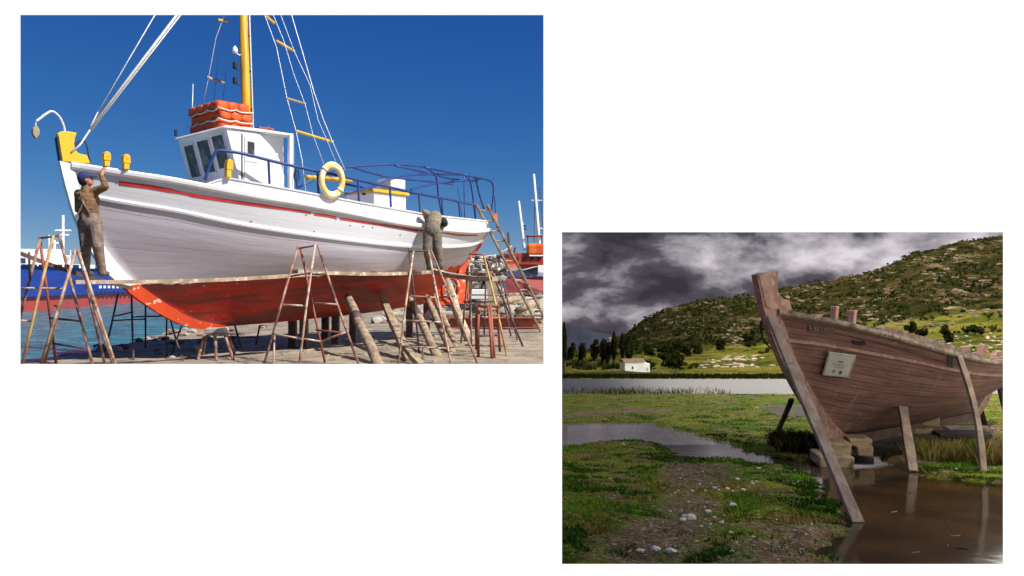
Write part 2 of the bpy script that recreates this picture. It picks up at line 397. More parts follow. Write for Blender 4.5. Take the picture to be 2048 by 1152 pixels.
# ---------------------------------------------------------------- left place: ground, sea
GZ = -1.55
def nz3(x, y, s, k=0): return noise.noise(Vector((x*s, y*s, k*3.7)))
SH = [(0, -8.6), (10, -8.8), (14.8, -8.9), (17.6, -9.1), (21.6, -9.85), (26.4, -10.3), (29.3, -9.3), (32, -8.5), (38, -7.4), (45, -4.6), (54, -1.0), (60, 4.0)]
def shore(y): return float(np.interp(y, [a for a, b in SH], [b for a, b in SH]))
def gz(x, y):
    d = x - shore(y) + .35*nz3(x, y, .9) + .2*nz3(x, y, 2.5)
    h = GZ + .03*nz3(x, y, .5, 1) + .02*nz3(x, y, 2.1, 2) + .010*nz3(x, y, 6, 3)
    e = max(0, min(1, (d+.2)/.9)); e = e*e*(3-2*e)
    rim = .05*math.exp(-((d-.9)/.5)**2)
    return -2.3 + (h+rim+2.3)*e
def grid_mesh(name, xs_of, ys, zf, m, nx, loc=None):
    mb = MB(); V = []; nY = len(ys)
    for y in ys:
        a, b = xs_of(y)
        for i in range(nx+1):
            x = a+(b-a)*i/nx; V.append(Vector((x, y, zf(x, y))))
    mb.v = V
    for j in range(nY-1):
        for i in range(nx):
            k = j*(nx+1)+i; mb.f.append((k, k+1, k+nx+2, k+nx+1)); mb.m.append(0)
    return mb.build(name, m, smooth=True)
def ground_mat():
    m = mat('boatyard_sand', (.29, .235, .165), (.19, .15, .11), 1.3, .95, .03, bscale=9, c3=(.12, .095, .075), s3=3.2, lo3=.54, hi3=.66)
    nt = m.node_tree; N = nt.nodes; L = nt.links; b = N['Principled BSDF']
    # crushed shell and pebbles
    tc = N.new('ShaderNodeTexCoord'); vo = N.new('ShaderNodeTexVoronoi'); vo.inputs['Scale'].default_value = 7
    L.new(tc.outputs['Object'], vo.inputs['Vector'])
    r = N.new('ShaderNodeMapRange'); r.inputs[1].default_value = .10; r.inputs[2].default_value = .16; r.inputs[3].default_value = .8; r.inputs[4].default_value = 0
    L.new(vo.outputs['Distance'], r.inputs[0])
    old = b.inputs['Base Color'].links[0].from_socket
    x = N.new('ShaderNodeMix'); x.data_type = 'RGBA'; x.inputs[7].default_value = (.40, .36, .30, 1); L.new(r.outputs[0], x.inputs[0]); L.new(old, x.inputs[6])
    L.new(x.outputs[2], b.inputs['Base Color']); return m
M['sand'] = ground_mat()
ys = [4.1+.12*i for i in range(200)]+[28.1+.35*i for i in range(95)]
o = grid_mesh('boatyard_ground', lambda y: (-12.5, .0455*y), ys, gz, M['sand'], 110); tag(o, None, None, kind='structure')
mb = MB(); mb.quad((-14, -12, GZ), (14, -12, GZ), (14, 4.3, GZ-.004), (-14, 4.3, GZ-.004))
o = mb.build('forecourt', mat('forecourt_gravel', (.42, .40, .36), (.34, .32, .29), 3, .95, .01)); tag(o, None, None, kind='structure')
def sea_mat():
    m = bpy.data.materials.new('harbour_water'); m.use_nodes = True; N = m.node_tree.nodes; L = m.node_tree.links; b = N['Principled BSDF']
    tc = N.new('ShaderNodeTexCoord'); n1 = N.new('ShaderNodeTexNoise'); n1.inputs['Scale'].default_value = 2.6; n1.inputs['Detail'].default_value = 6; n1.inputs['Distortion'].default_value = .5
    mp = N.new('ShaderNodeMapping'); mp.inputs['Scale'].default_value = (.7, 1.5, 1); L.new(tc.outputs['Object'], mp.inputs[0]); L.new(mp.outputs[0], n1.inputs['Vector'])
    bp = N.new('ShaderNodeBump'); bp.inputs['Distance'].default_value = .5; bp.inputs['Strength'].default_value = 1; L.new(n1.outputs[0], bp.inputs['Height']); L.new(bp.outputs[0], b.inputs['Normal'])
    n2 = N.new('ShaderNodeTexNoise'); n2.inputs['Scale'].default_value = 1.5; n2.inputs['Detail'].default_value = 8; n2.inputs['Roughness'].default_value = .7; L.new(mp.outputs[0], n2.inputs['Vector'])
    x = N.new('ShaderNodeMix'); x.data_type = 'RGBA'; x.inputs[6].default_value = (.002, .095, .15, 1); x.inputs[7].default_value = (.02, .29, .33, 1); rr_ = N.new('ShaderNodeMapRange'); rr_.inputs[1].default_value = .42; rr_.inputs[2].default_value = .62; L.new(n2.outputs[0], rr_.inputs[0]); L.new(rr_.outputs[0], x.inputs[0])
    L.new(x.outputs[2], b.inputs['Base Color']); b.inputs['Specular IOR Level'].default_value = .10; b.inputs['Roughness'].default_value = .10; b.inputs['IOR'].default_value = 1.33
    return m
mb = MB(); mb.poly([(-2500, 6, -1.72), (-9, 6, -1.72), (-1, 14, -1.72), (.0455*60, 60, -1.72), (.0455*3500, 3500, -1.72), (-2500, 3500, -1.72)])
o = mb.build('sea', sea_mat()); tag(o, None, None, kind='structure')
# ---------------------------------------------------------------- the white and red caique on stocks
bt = Boat((-7.5, 13.3), (-.5, 21.0), 1.62)
RAIL = [(139, 328), (200, 337), (280, 349), (340, 358), (440, 377), (520, 392), (600, 405), (700, 424), (800, 444), (880, 456), (940, 461), (975, 459)]
bt.make([
    (RAIL, 1.0, 2.4, 3.2),
    ([(151, 386), (205, 397), (280, 410), (350, 421), (470, 446), (600, 467), (740, 485), (840, 493), (930, 491), (962, 482)], .955, 2.2, 2.9),
    ([(179, 456), (250, 468), (350, 481), (470, 496), (600, 508), (740, 514), (840, 515), (905, 512), (944, 504)], .90, 1.9, 2.3),
    ([(262, 566), (320, 564), (400, 560), (500, 555), (600, 549), (700, 544), (800, 541), (880, 536), (925, 528)], .78, 1.6, 1.9),
    ([(328, 611), (380, 615), (460, 611), (560, 602), (700, 590), (800, 580), (860, 573), (893, 566)], .46, 1.35, 1.5),
    ([(412, 655), (450, 653), (500, 649), (600, 640), (740, 625), (830, 611), (885, 602)], .05, 4, 4)])
cq = root('fishing_boat', bt.C(5, 0, GZ), 'big white wooden fishing boat with red bottom and yellow mast propped up on the shore', 'boat')
M['hull'] = hull_material('caique_hull', 'white')
hull = bt.mesh('hull', [M['hull']], cq)
def sweep(bo, r, prof, side=1, u0=0, u1=1, mb=None):
    mb = mb or MB(); n0 = len(mb.v); k = len(prof); cnt = 0
    for (p, t, b, u) in bo.G[r]:
        if u0 <= u <= u1:
            for (off, dz) in prof: mb.v.append(bo.C(t, side*(b+off), p.z+dz))
            cnt += 1
    for i in range(cnt-1):
        for j in range(k):
            a = n0+i*k+j; c = n0+i*k+(j+1) % k
            f = (a, c, c+k, a+k); mb.f.append(f if side > 0 else f[::-1]); mb.m.append(0)
    mb.f.append(tuple(n0+j for j in range(k))); mb.m.append(0)
    mb.f.append(tuple(n0+(cnt-1)*k+j for j in range(k-1, -1, -1))); mb.m.append(0)
    return mb
mb = MB()
for sd in (1, -1): sweep(bt, 0, [(-.10, .035), (.05, .035), (.085, 0), (.075, -.05), (.03, -.08), (-.03, -.085), (-.10, -.05)], sd, mb=mb)
mb.build('rail', M['white2'], cq)
mb = MB()
for sd in (1, -1): sweep(bt, 1, [(-.03, .045), (.035, .035), (.05, 0), (.035, -.035), (-.03, -.045)], sd, mb=mb)
mb.build('rubbing_strake', M['white2'], cq)
# deck
mb = MB(); n0 = 0
for (p, t, b, u) in bt.G[0]: mb.v += [bt.C(t, b-.03, p.z-.02), bt.C(t, 0, p.z+.05), bt.C(t, -b+.03, p.z-.02)]
for i in range(len(bt.G[0])-1):
    for j in range(2): mb.f.append((3*i+j, 3*i+3+j, 3*i+4+j, 3*i+j+1)); mb.m.append(0)
mb.build('deck', M['white'], cq)
# bulwark
TOPX = [396, 408, 452, 600, 715, 860, 968, 990]; TOPY = [372, 369, 353, 380, 402, 428, 440, 442]
mb = MB()
for sd in (1, -1):
    n0 = len(mb.v); cnt = 0
    for (p, t, b, u) in bt.G[0]:
        px = 1024+F*p.x/p.y
        if px < 400: continue
        zt = (HOR-np.interp(px, TOPX, TOPY))/F*p.y
        zt = max(zt, p.z+.02)
        for (off, z) in ((-.02, p.z-.02), (-.035, zt-.03), (-.015, zt-.03), (-.015, zt), (-.13, zt), (-.13, zt-.03), (-.10, zt-.03), (-.09, p.z-.02)):
            mb.v.append(bt.C(t, sd*max(.02, b+off), z))
        cnt += 1
    for i in range(cnt-1):
        for j in range(8):
            a = n0+i*8+j; c = n0+i*8+(j+1) % 8; f = (a, c, c+8, a+8); mb.f.append(f if sd > 0 else f[::-1]); mb.m.append(0)
    mb.f.append(tuple(n0+j for j in range(8))); mb.m.append(0)
    mb.f.append(tuple(n0+(cnt-1)*8+j for j in range(7, -1, -1))); mb.m.append(0)
mb.build('bulwark', M['white'], cq)
# stem: white above the waterline, orange primer below
def cprism(bo, pts, hw, w0=0): 
    q = [bo.BP(a, b, w0-hw) if False else bo.BP(a, b, w0) for (a, b) in pts]
    return MB().prism([v - bo.n*hw for v in q], bo.n*2*hw)
def strip(bo, outer, inner, hw):
    mb = MB(); o_ = crom(outer, 4); i_ = crom(inner, 4)
    for a, b in zip(o_, i_):
        A, Bq = bo.BP(*a), bo.BP(*b)
        mb.v += [A - bo.n*hw*.7, A + bo.n*hw*.7, Bq + bo.n*hw, Bq - bo.n*hw]
    for k in range(len(o_)-1):
        for j in range(4): mb.f.append((k*4+j, k*4+(j+1) % 4, k*4+4+(j+1) % 4, k*4+4+j)); mb.m.append(0)
    mb.f.append((3, 2, 1, 0)); k = len(o_)-1; mb.f.append((k*4, k*4+1, k*4+2, k*4+3)); mb.m += [0, 0]
    return mb
strip(bt, [(117, 322), (124, 352), (133, 386), (144, 424), (160, 464), (182, 505), (208, 541), (243, 574)],
      [(144, 329), (151, 362), (160, 398), (173, 434), (190, 468), (212, 502), (240, 538), (272, 568)], .075).build('stem', M['white2'], cq)
strip(bt, [(243, 574), (280, 603), (320, 629), (360, 649), (398, 658), (440, 657)],
      [(272, 568), (308, 593), (345, 618), (385, 638), (420, 646), (450, 651)], .08).build('forefoot', M['stemorange'], cq)
strip(bt, [(978, 458), (962, 490), (945, 514), (931, 536), (930, 570), (931, 600)],
      [(966, 458), (950, 488), (932, 510), (917, 530), (914, 566), (914, 598)], .05).build('sternpost', M['stemorange'], cq)
MB().prism([bt.BP(a, b, -.05) for a, b in [(850, 604), (931, 599), (931, 606), (850, 613)]], bt.n*.10).build('skeg', M['stemorange'], cq)
pc = bt.BP(899, 580)
mb = MB(); mb.tube([pc-bt.d*.18, pc+bt.d*.10], .05, 10)
for k in range(3):
    a = 2*math.pi*k/3+.5; v = bt.n*math.cos(a)+Vector((0, 0, 1))*math.sin(a); w = v.cross(bt.d)
    mb.prism([pc+v*.04-w*.03, pc+v*.16-w*.10, pc+v*.25-w*.02, pc+v*.18+w*.09, pc+v*.04+w*.03], bt.d*.02)
mb.build('propeller', M['rustlight'], cq)
MB().torus(pc-bt.d*.02+bt.n*.06, bt.d, Vector((0, 0, 1)), .27, .05, 28, 8, sq=1.15).build('propeller_guard', M['stemorange'], cq, smooth=True)
MB().prism([bt.BP(a, b, -.03) for a, b in [(932, 545), (938, 560), (940, 596), (932, 600)]], bt.n*.06).build('rudder', M['redsteel'], cq)
# red painted stripe with painter's gaps
for (pts, hh) in (([(238, 366), (300, 374), (360, 385), (400, 393), (500, 408), (600, 422), (622, 426)], [.045, .045, .028, .036, .036, .03, .028]),
                  ([(628, 428), (650, 431), (672, 435)], .032), ([(680, 437), (740, 446), (800, 455), (836, 461)], .03),
                  ([(838, 461), (880, 464), (915, 470), (955, 471)], .024)):
    ribbon(bt, pts, hh, .006, .004, 'painted_stripe', mat('stripe_red', (.50, .025, .012), (.40, .02, .012), 6, .5), cq)
for (a, b) in [(502, 443), (628, 463), (654, 432), (672, 438), (700, 451), (726, 453), (745, 455), (800, 470), (845, 476), (612, 430), (905, 490), (935, 489)]:
    p = bt.at(a, b, .02); MB().tube([p-bt.lastn*.03, p-bt.lastn*.012], .013, 8).build('scupper', M['dark'], cq)
# yellow stemhead
sh_ = [(121, 323), (112, 275), (114, 267), (122, 263), (138, 264), (151, 266), (148, 276), (146, 288), (148, 299), (155, 307), (172, 311), (178, 327)]
cprism(bt, sh_, .055).build('stemhead', M['yellow'], cq, bevel=.008)
MB().prism([bt.BP(a, b, -.06) for a, b in [(116, 323), (109, 277), (112, 270), (121, 323)]], bt.n*.115).build('stem_band', M['dark'], cq)
# curved davit with a hanging block
dv = [bt.BP(a, b, 0) for a, b in crom([(131, 268), (126, 248), (117, 232), (104, 223), (92, 228), (80, 237), (72, 243)], 4)]
MB().tube(dv, .022, 8).build('davit', M['wire'], cq, smooth=True)
bk = bt.BP(71, 264, 0); mb = MB()
mb.tube([bt.BP(72, 243), bk+Vector((0, 0, .09))], .012, 6); mb.build('shackle', M['wire'], cq)
mb = MB(); mb.prism([bk+bt.d*x+Vector((0, 0, z))-bt.n*.04 for x, z in [(0, .11), (.05, .05), (.055, -.03), (0, -.12), (-.05, -.04), (-.05, .05)]], bt.n*.08)
mb.build('pulley_block', M['cream'], cq, bevel=.012)
# forestay and its purchase
e0 = bt.BP(143, 304, .07)
def rigpt(px, row, w): return bt.BP(px, row, w)
mastfoot = bt.BP(493, 226, 0); mtop = bt.BP(487, 30, 0); mdir = (mtop-mastfoot); mastend = mastfoot+mdir*1.9; deckp = mastfoot-mdir*.62
def rope(pts, r, name, m=None, par=cq): return MB().tube(pts, r, 6).build(name, m or M['rope'], par, smooth=True)
up = mastend
q1 = bt.BP(180, 260, .06)
rope([e0, bt.BP(160, 290, .07), q1], .016, 'bow_shackle', M['wire'])
def thru(a, px, row, w, k=1.9):
    b = bt.BP(px, row, w); return a+(b-a)*k
s1 = bt.BP(178, 262, 0)
for (pxa, ra, pxb, rb, r) in ((180, 258, 354, 30, .024), (182, 262, 359, 33, .012), (176, 262, 348, 36, .012), (196, 224, 308, 33, .010)):
    a = bt.BP(pxa, ra, 0); b = bt.BP(pxb, rb, 0); rope([a, a+(b-a)*1.18], r, 'forestay')
rope([bt.BP(170, 276, 0), bt.BP(196, 224, 0)], .010, 'forestay')
mb = MB(); mb.tube([bt.BP(*q) for q in crom([(150, 300), (154, 286), (163, 281), (172, 288), (178, 315), (180, 326)], 4)], .012, 6); mb.build('bow_ring', M['dark'], cq, smooth=True)
# mast
MB().tube([deckp, mastfoot, mastend], .095, 18, rr=[.10, .095, .08]).build('mast', M['mastyellow'], cq, smooth=True)
mb = MB(); off = Vector((.13, -.02, 0)); mb.tube([deckp+off, mastfoot+off, mastend+off*.9], .016, 6); mb.build('halyard', M['rope'], cq, smooth=True)
for rr_ in (72, 143, 220):
    a = bt.BP(488+(rr_-30)*.026, rr_, 0); MB().tube([a, a+off], .022, 6).build('cleat', M['dark'], cq)
for (rr_, kind) in ((100, 0), (131, 1), (161, 1)):
    a = bt.BP(488.5, rr_+8, 0); p = bt.BP(470, rr_, 0); mb = MB()
    mb.tube([a, (a+p)/2-Vector((0, 0, .06)), p-Vector((0, 0, .05))], .012, 6)
    if kind: mb.tube([p-Vector((0, 0, .07)), p-Vector((0, 0, .04)), p+Vector((0, 0, .05)), p+Vector((0, 0, .07))], .04, 12, rr=[.035, .045, .045, .03])
    else: mb.tube([p-Vector((0, 0, .06)), p-Vector((0, 0, .03)), p+Vector((0, 0, .02)), p+Vector((0, 0, .08))], .05, 12, rr=[.04, .055, .05, .012])
    mb.build('mast_light', M['dark'] if kind else M['shipwhite'], cq, smooth=False)
# shrouds and ratlines
def shr(pts, r=.008, top=True):
    q = [bt.BP(a, b, np.interp(b, [-80, 390], [.1, 1.42])*sd) for a, b, sd in pts]
    if top: q = [q[0]+(q[0]-q[1]).normalized()*1.2]+q
    rope(q, r, 'shroud', M['wire'])
shr([(535, 45, 1), (553, 95, 1), (574, 197, 1), (592, 262, 1), (604, 320, 1), (612, 385, 1)], .008)
shr([(548, 34, 1), (567, 80, 1), (588, 150, 1), (610, 208, 1), (626, 270, 1), (652, 340, 1)], .007)
shr([(563, 34, 1), (589, 104, 1), (620, 170, 1), (636, 240, 1), (655, 283, 1), (676, 335, 1)], .007)
shr([(584, 34, 1), (605, 105, 1), (628, 185, 1), (647, 240, 1), (665, 284, 1), (690, 340, 1)], .011)
shr([(447, 34, -1), (432, 75, -1), (417, 155, -1), (404, 220, -1)], .009)
rope([bt.BP(462, 34, -.9), bt.BP(450, 165, -1.0), bt.BP(445, 205, -1.0)], .005, 'shroud', M['dark'])
rope([bt.BP(443, 34, -1.1), bt.BP(428, 205, -1.1)], .004, 'shroud', M['dark'])
for (a, b, c, d_, sd) in ((532, 32, 549, 47, 1), (552, 81, 589, 103, 1), (574, 197, 611, 208, 1), (592, 262, 666, 284, 1), (436, 40, 455, 42, -1), (413, 154, 448, 166, -1)):
    w0 = np.interp(b, [-80, 390], [.1, 1.42])*sd; MB().tube([bt.BP(a, b, w0), bt.BP(c, d_, w0)], .026, 8).build('ratline', M['plank'] if b > 150 and b < 250 else M['yellow'], cq)
# ---- wheelhouse
H0, H1 = 2.62, 1.45
T0f, T0b = 2.42, 2.68           # front leans forward: top station, bottom station
W = .95
def hz(row, px): 
    return 0
ztop = 2.66; zbot = 1.30
def front(u, v): # u 0 far..1 near, v 0 top..1 bottom
    return bt.C(T0f+(T0b-T0f)*v, -W+2*W*u, ztop+(1.74-ztop)*v)
cabx = 3.42
wh = MB()
low = lambda w: bt.C(T0b, w, zbot)
for a in (-W, W):
    pass
# body as a closed prism in profile (side shape), extruded across
prof = [(T0f, ztop), (T0b, 1.74), (T0b, zbot), (3.62, zbot), (3.62, 1.9), (3.52, 2.2), (3.36, 2.42), (3.12, 2.62), (3.02, ztop)]
pts = [bt.C(t, -W, z) for t, z in prof]
cab = MB().prism(pts, bt.n*2*W).build('wheelhouse', M['white2'], cq, bevel=.02)
# roof with overhang reaching the aft fin
pr = [(2.35, 2.655), (2.39, 2.70), (3.0, 2.725), (3.79, 2.725), (3.79, 2.685), (2.42, 2.655)]
MB().prism([bt.C(t, -W-.04, z) for t, z in pr], bt.n*(2*W+.08)).build('roof', M['white2'], cab, bevel=.012)
MB().prism([bt.C(t, W-.035, z) for t, z in [(3.70, 1.3), (3.70, 2.68), (3.74, 2.73), (3.80, 2.72), (3.80, 1.3)]], bt.n*.09).build('fin', M['white2'], cab, bevel=.015)
MB().prism([bt.C(t, W-.30, z) for t, z in [(2.95, 1.3), (2.95, 2.68), (3.75, 2.68), (3.75, 1.3)]], bt.n*.05).build('side_panel', M['white2'], cab)
for (u0, u1, v0, v1) in ((.09, .315, .13, .84), (.375, .63, .10, .80), (.69, .925, .07, .76)):
    nrm = (front(1, 0)-front(0, 0)).cross(front(0, 1)-front(0, 0)).normalized()
    if nrm.dot(bt.d) > 0: nrm = -nrm
    q = [front(u0, v0), front(u1, v0), front(u1, v1), front(u0, v1)]
    win = MB()
    fr = .018
    for k in range(4):
        a, b = q[k], q[(k+1) % 4]; ctr = sum(q, Vector())/4
        ai = a+(ctr-a)*.09; bi = b+(ctr-b)*.09
        win.prism([a+nrm*.001, b+nrm*.001, bi+nrm*.001, ai+nrm*.001], nrm*fr)
    wo = win.build('window', M['white2'], cab)
    MB().prism([p+nrm*.003 for p in q], nrm*.004).build('pane', M['glass'], wo)
def side(t, z, off=0): return bt.C(t, W+off, z)
dr = MB(); tt0 = bt.t_of(487, W); tt1 = bt.t_of(540, W)
dr.prism([side(tt0, 1.35), side(tt1, 1.35), side(tt1, 2.30), side(tt1-.14, 2.52), side(tt0+.02, 2.56)], bt.n*.022)
dro = dr.build('door', M['white2'], cab, bevel=.006)
def sq(px0, px1, r0, r1, off, th):
    a = [bt.BP(px0, r0, W+off), bt.BP(px1, r0+3, W+off), bt.BP(px1, r1+3, W+off), bt.BP(px0, r1, W+off)]
    return MB().prism(a, bt.n*th)
sq(493, 511, 279, 312, .022, .012).build('window_frame', M['white2'], dro)
sq(495, 509, 282, 310, .034, .003).build('door_pane', M['glass'], dro)
sq(491, 514, 320, 322, .022, .012).build('handle', M['white2'], dro)
sq(482.5, 485, 266, 360, .001, .006).build('door_gap', M['dark'], cab)
rope([bt.BP(386, 168, -.75), bt.BP(383, 274, -.75)], .010, 'aerial', M['wire'])
MB().tube([bt.C(2.36, -.9, 2.72), bt.C(2.36, -.9, 2.84)], .03, 8).build('roof_lamp', M['dark'], cq)
mb = MB(); p = bt.BP(528, 259, .5); mb.box(p-Vector((0, 0, .02)), .32, .2, .10, bt.d, bt.n); mb.tube([p+bt.d*.05-bt.n*.1, p+bt.d*.05+bt.n*.1], .05, 10); mb.build('roof_gear', M['redsteel'], cq, bevel=.01)
# ---- yellow bitts along the foredeck
for (x0, x1, r0, r1, w) in ((204, 221, 310, 333, .35), (243, 260, 315, 339, .55), (447, 463, 325, 355, 1.2)):
    a = bt.BP((x0+x1)/2, r1, w); b = bt.BP((x0+x1)/2+(3 if x0 > 400 else 0), r0, w); hh = (b-a)
    mb = MB(); mb.box(a+hh*.25, .09, .10, hh.length*.5, bt.d, bt.n); mb.box(a+hh*.72, .12, .12, hh.length*.45, bt.d, bt.n)
    mb.tube([a+hh*1.0-bt.n*.06, a+hh*1.0+bt.n*.06], .058, 12); mb.build('bitt', M['yellow'], cq, bevel=.012)
# ---- blue guard rail on the bulwark
G0x = np.array([1024+F*q[0].x/q[0].y for q in bt.G[0]])
def sp(px, row, inset=.1, sd=1):
    """on the rail line of the near side (sd=1) seen at column px"""
    best = None
    for i in range(len(bt.G[0])-1):
        A, B_ = bt.G[0][i], bt.G[0][i+1]
        pa, pb = bt.C(A[1], sd*(A[2]-inset)), bt.C(B_[1], sd*(B_[2]-inset))
        xa, xb = 1024+F*pa.x/pa.y, 1024+F*pb.x/pb.y
        if min(xa, xb) <= px <= max(xa, xb):
            k = (px-xa)/(xb-xa+1e-9); p = pa+(pb-pa)*k; p.z = (HOR-row)/F*p.y; return p
    A = bt.G[0][-1]; p = bt.C(A[1], 0); p.z = (HOR-row)/F*p.y; return p
top = crom([(410, 360), (418, 335), (430, 306), (440, 301), (485, 307), (540, 321), (600, 335), (680, 352), (790, 377), (850, 390), (905, 400), (918, 404), (948, 409)], 3)
rail = MB().tube([sp(a, b) for a, b in top], .030, 8).build('guard_rail', M['blue'], cq, smooth=True)
for (x, r0, r1) in ((537, 321, 368), (592, 334, 380), (635, 343, 388), (716, 360, 403), (780, 376, 418), (838, 388, 425), (884, 397, 434), (918, 405, 436), (950, 410, 440)):
    MB().tube([sp(x, r0), sp(x+2, r1)], .024, 8).build('stanchion', M['blue'], rail)
MB().tube([sp(a, b, .14) for a, b in crom([(592, 335), (588, 350), (590, 362), (598, 360), (596, 340)], 3)], .012, 6).build('rope_loop', M['dark'], rail)
# ---- blue awning frame over the after deck
aw = MB()
def tb(pts, w, name='awning_bar', r=.026): return MB().tube([bt.BP(a, b, w if isinstance(w, (int, float)) else np.interp(a, [pts[0][0], pts[-1][0]], w)) for a, b in crom(pts, 4)], r, 8).build(name, M['blue'], cq, smooth=True)
tb([(597, 375), (640, 352), (668, 340), (690, 335), (740, 331), (800, 329), (850, 334)], 0)
tb([(850, 334), (872, 352), (877, 390), (884, 430)], 1.1)
tb([(700, 333), (740, 345), (782, 355), (850, 362), (905, 368)], (-.6, -.5))
tb([(790, 331), (850, 345), (905, 358), (955, 362)], (.3, 0))
tb([(850, 334), (895, 344), (925, 349), (938, 358), (944, 378), (948, 410), (951, 438)], .45)
tb([(925, 349), (960, 356), (980, 362), (987, 374), (986, 400), (982, 430)], .1)
tb([(952, 357), (958, 385), (968, 418)], -.1)
tb([(690, 388), (760, 368), (782, 356), (840, 349), (925, 349)], (.9, .2))
tb([(690, 368), (740, 378), (800, 384), (838, 388)], (-.9, -.9))
tb([(812, 382), (850, 372), (880, 366), (960, 358)], (.7, 0))
tb([(928, 347), (929, 440)], -.3, 'awning_post', .014)
tb([(987, 355), (993, 455)], -.1, 'flag_staff', .016)
tb([(915, 370), (924, 435)], -.9, 'antenna', .010)
MB().prism([bt.BP(a, b, .05) for a, b in [(983, 430), (991, 427), (992, 440), (984, 442)]], bt.n*.05).build('stern_light', M['orange'], cq)
# ---- hatch box with yellow trim, small white locker on it
h0 = bt.BP(748, 417, .75); h1 = bt.BP(812, 420, .75); tA = (h0-bt.c0).dot(bt.d); tB = (h1-bt.c0).dot(bt.d)
zt_ = (HOR-384)/F*h0.y
hb = MB().prism([bt.C(t, -.25, z) for t, z in [(tA, 1.1), (tA, zt_), (tB, zt_-.02), (tB, 1.1)]], bt.n*1.0).build('deckhouse', M['white2'], cq, bevel=.015)
MB().prism([bt.C(t, -.3, z) for t, z in [(tA-.06, zt_+.002), (tA-.06, zt_+.07), (tB+.06, zt_+.05), (tB+.06, zt_-.018)]], bt.n*1.1).build('trim', M['yellow'], hb, bevel=.01)
c_ = bt.BP(782, 369, .35); MB().box(c_-Vector((0, 0, .02)), .42, .5, .24, bt.d, bt.n).build('locker', M['white2'], hb, bevel=.015)
MB().tube([bt.BP(727, 388, .7)-bt.n*.01, bt.BP(727, 388, .7)+bt.n*.06], .03, 10).build('fitting', M['dark'], hb)
tb([(612, 354), (640, 356), (703, 361)], .95, 'spare_spar', .045).data.materials[0] = M['mastyellow']
# ---- stuff lying on the boat: liferaft, lifebuoy
lr = root('life_raft', bt.C(2.9, -.2, 2.75), 'orange buoyant float stack lashed with white rope on the wheelhouse roof', 'life raft')
la, lb, lw0, lw1, lz0, lz1 = 2.52, 3.16, -.66, .52, 2.735, 3.24
def bulge_box(mb, t0, t1, w0, w1, z0, z1, n1=4, n2=3):
    """cells bulging like stitched floats"""
    for i in range(n1):
        for j in range(n2):
            a0 = w0+(w1-w0)*i/n1; a1 = w0+(w1-w0)*(i+1)/n1; b0 = t0+(t1-t0)*j/n2; b1 = t0+(t1-t0)*(j+1)/n2
            if 0 < i < n1-1 and 0 < j < n2-1 : pass
            c = bt.C((b0+b1)/2, (a0+a1)/2, (z0+z1)/2); n0 = len(mb.v)
            bm = bmesh.new(); bmesh.ops.create_cube(bm, size=1); bmesh.ops.subdivide_edges(bm, edges=bm.edges, cuts=2, use_grid_fill=True)
            for v in bm.verts:
                q = v.co*2; k = 1/(abs(q.x)**5+abs(q.y)**5+abs(q.z)**5)**(.2); q = q*(.45*k+.55)
                mb.v.append(c+bt.n*q.x*(a1-a0)/2*1.0+bt.d*q.y*(b1-b0)/2*1.0+Vector((0, 0, q.z*(z1-z0)/2)))
            for f in bm.faces: mb.f.append(tuple(n0+v.index for v in f.verts)); mb.m.append(0)
            bm.free()
for (zz0, zz1, sx) in ((lz0, 2.91, 0), (2.905, 3.075, .02), (3.07, lz1+.01, -.02)):
    mb = MB(); bulge_box(mb, la+sx, lb+sx, lw0+sx, lw1+sx, zz0, zz1); mb.build('float', M['orange'], lr, smooth=True)
for (zr, sag) in ((2.90, .045), (3.10, .05)):
    pts = []
    loop = [(la-.03, lw0-.03), (la-.03, lw1+.03), (lb+.03, lw1+.03), (lb+.03, lw0-.03), (la-.03, lw0-.03)]
    for k in range(4):
        for j in range(12):
            u = j/12; t = loop[k][0]+(loop[k+1][0]-loop[k][0])*u; w = loop[k][1]+(loop[k+1][1]-loop[k][1])*u
            pts.append(bt.C(t, w, zr-sag*abs(math.sin(u*math.pi*(2 if k % 2 else 3)))*(.5+.5*math.sin(k*2.3+u*5)**2)))
    MB().tube(pts, .014, 6).build('lashing', M['rope'], lr, smooth=True)
lbp = sp(661, 361, .02)
lbo = root('lifebuoy', lbp-Vector((0, 0, .3)), 'faded yellow horseshoe shaped lifebuoy hung on the blue rail', 'lifebuoy')
ring = MB().torus(lbp+bt.n*.05, (bt.d*.97+bt.n*.1), Vector((.02, 0, 1)), .222, .056, 40, 12, sq=1.30); ring.build('ring', M['buoy'], lbo, smooth=True)
for a in (2.4, 5.6):
    q = lbp+bt.n*.05+(bt.d*.97+bt.n*.1)*math.cos(a)*.225+Vector((0, 0, math.sin(a)*.288))
    tdir = (-(bt.d)*math.sin(a)+Vector((0, 0, 1.1*math.cos(a)))).normalized()
    MB().tube([q-tdir*.03, q+tdir*.03], .067, 12).build('band', M['rope'], lbo, smooth=True)
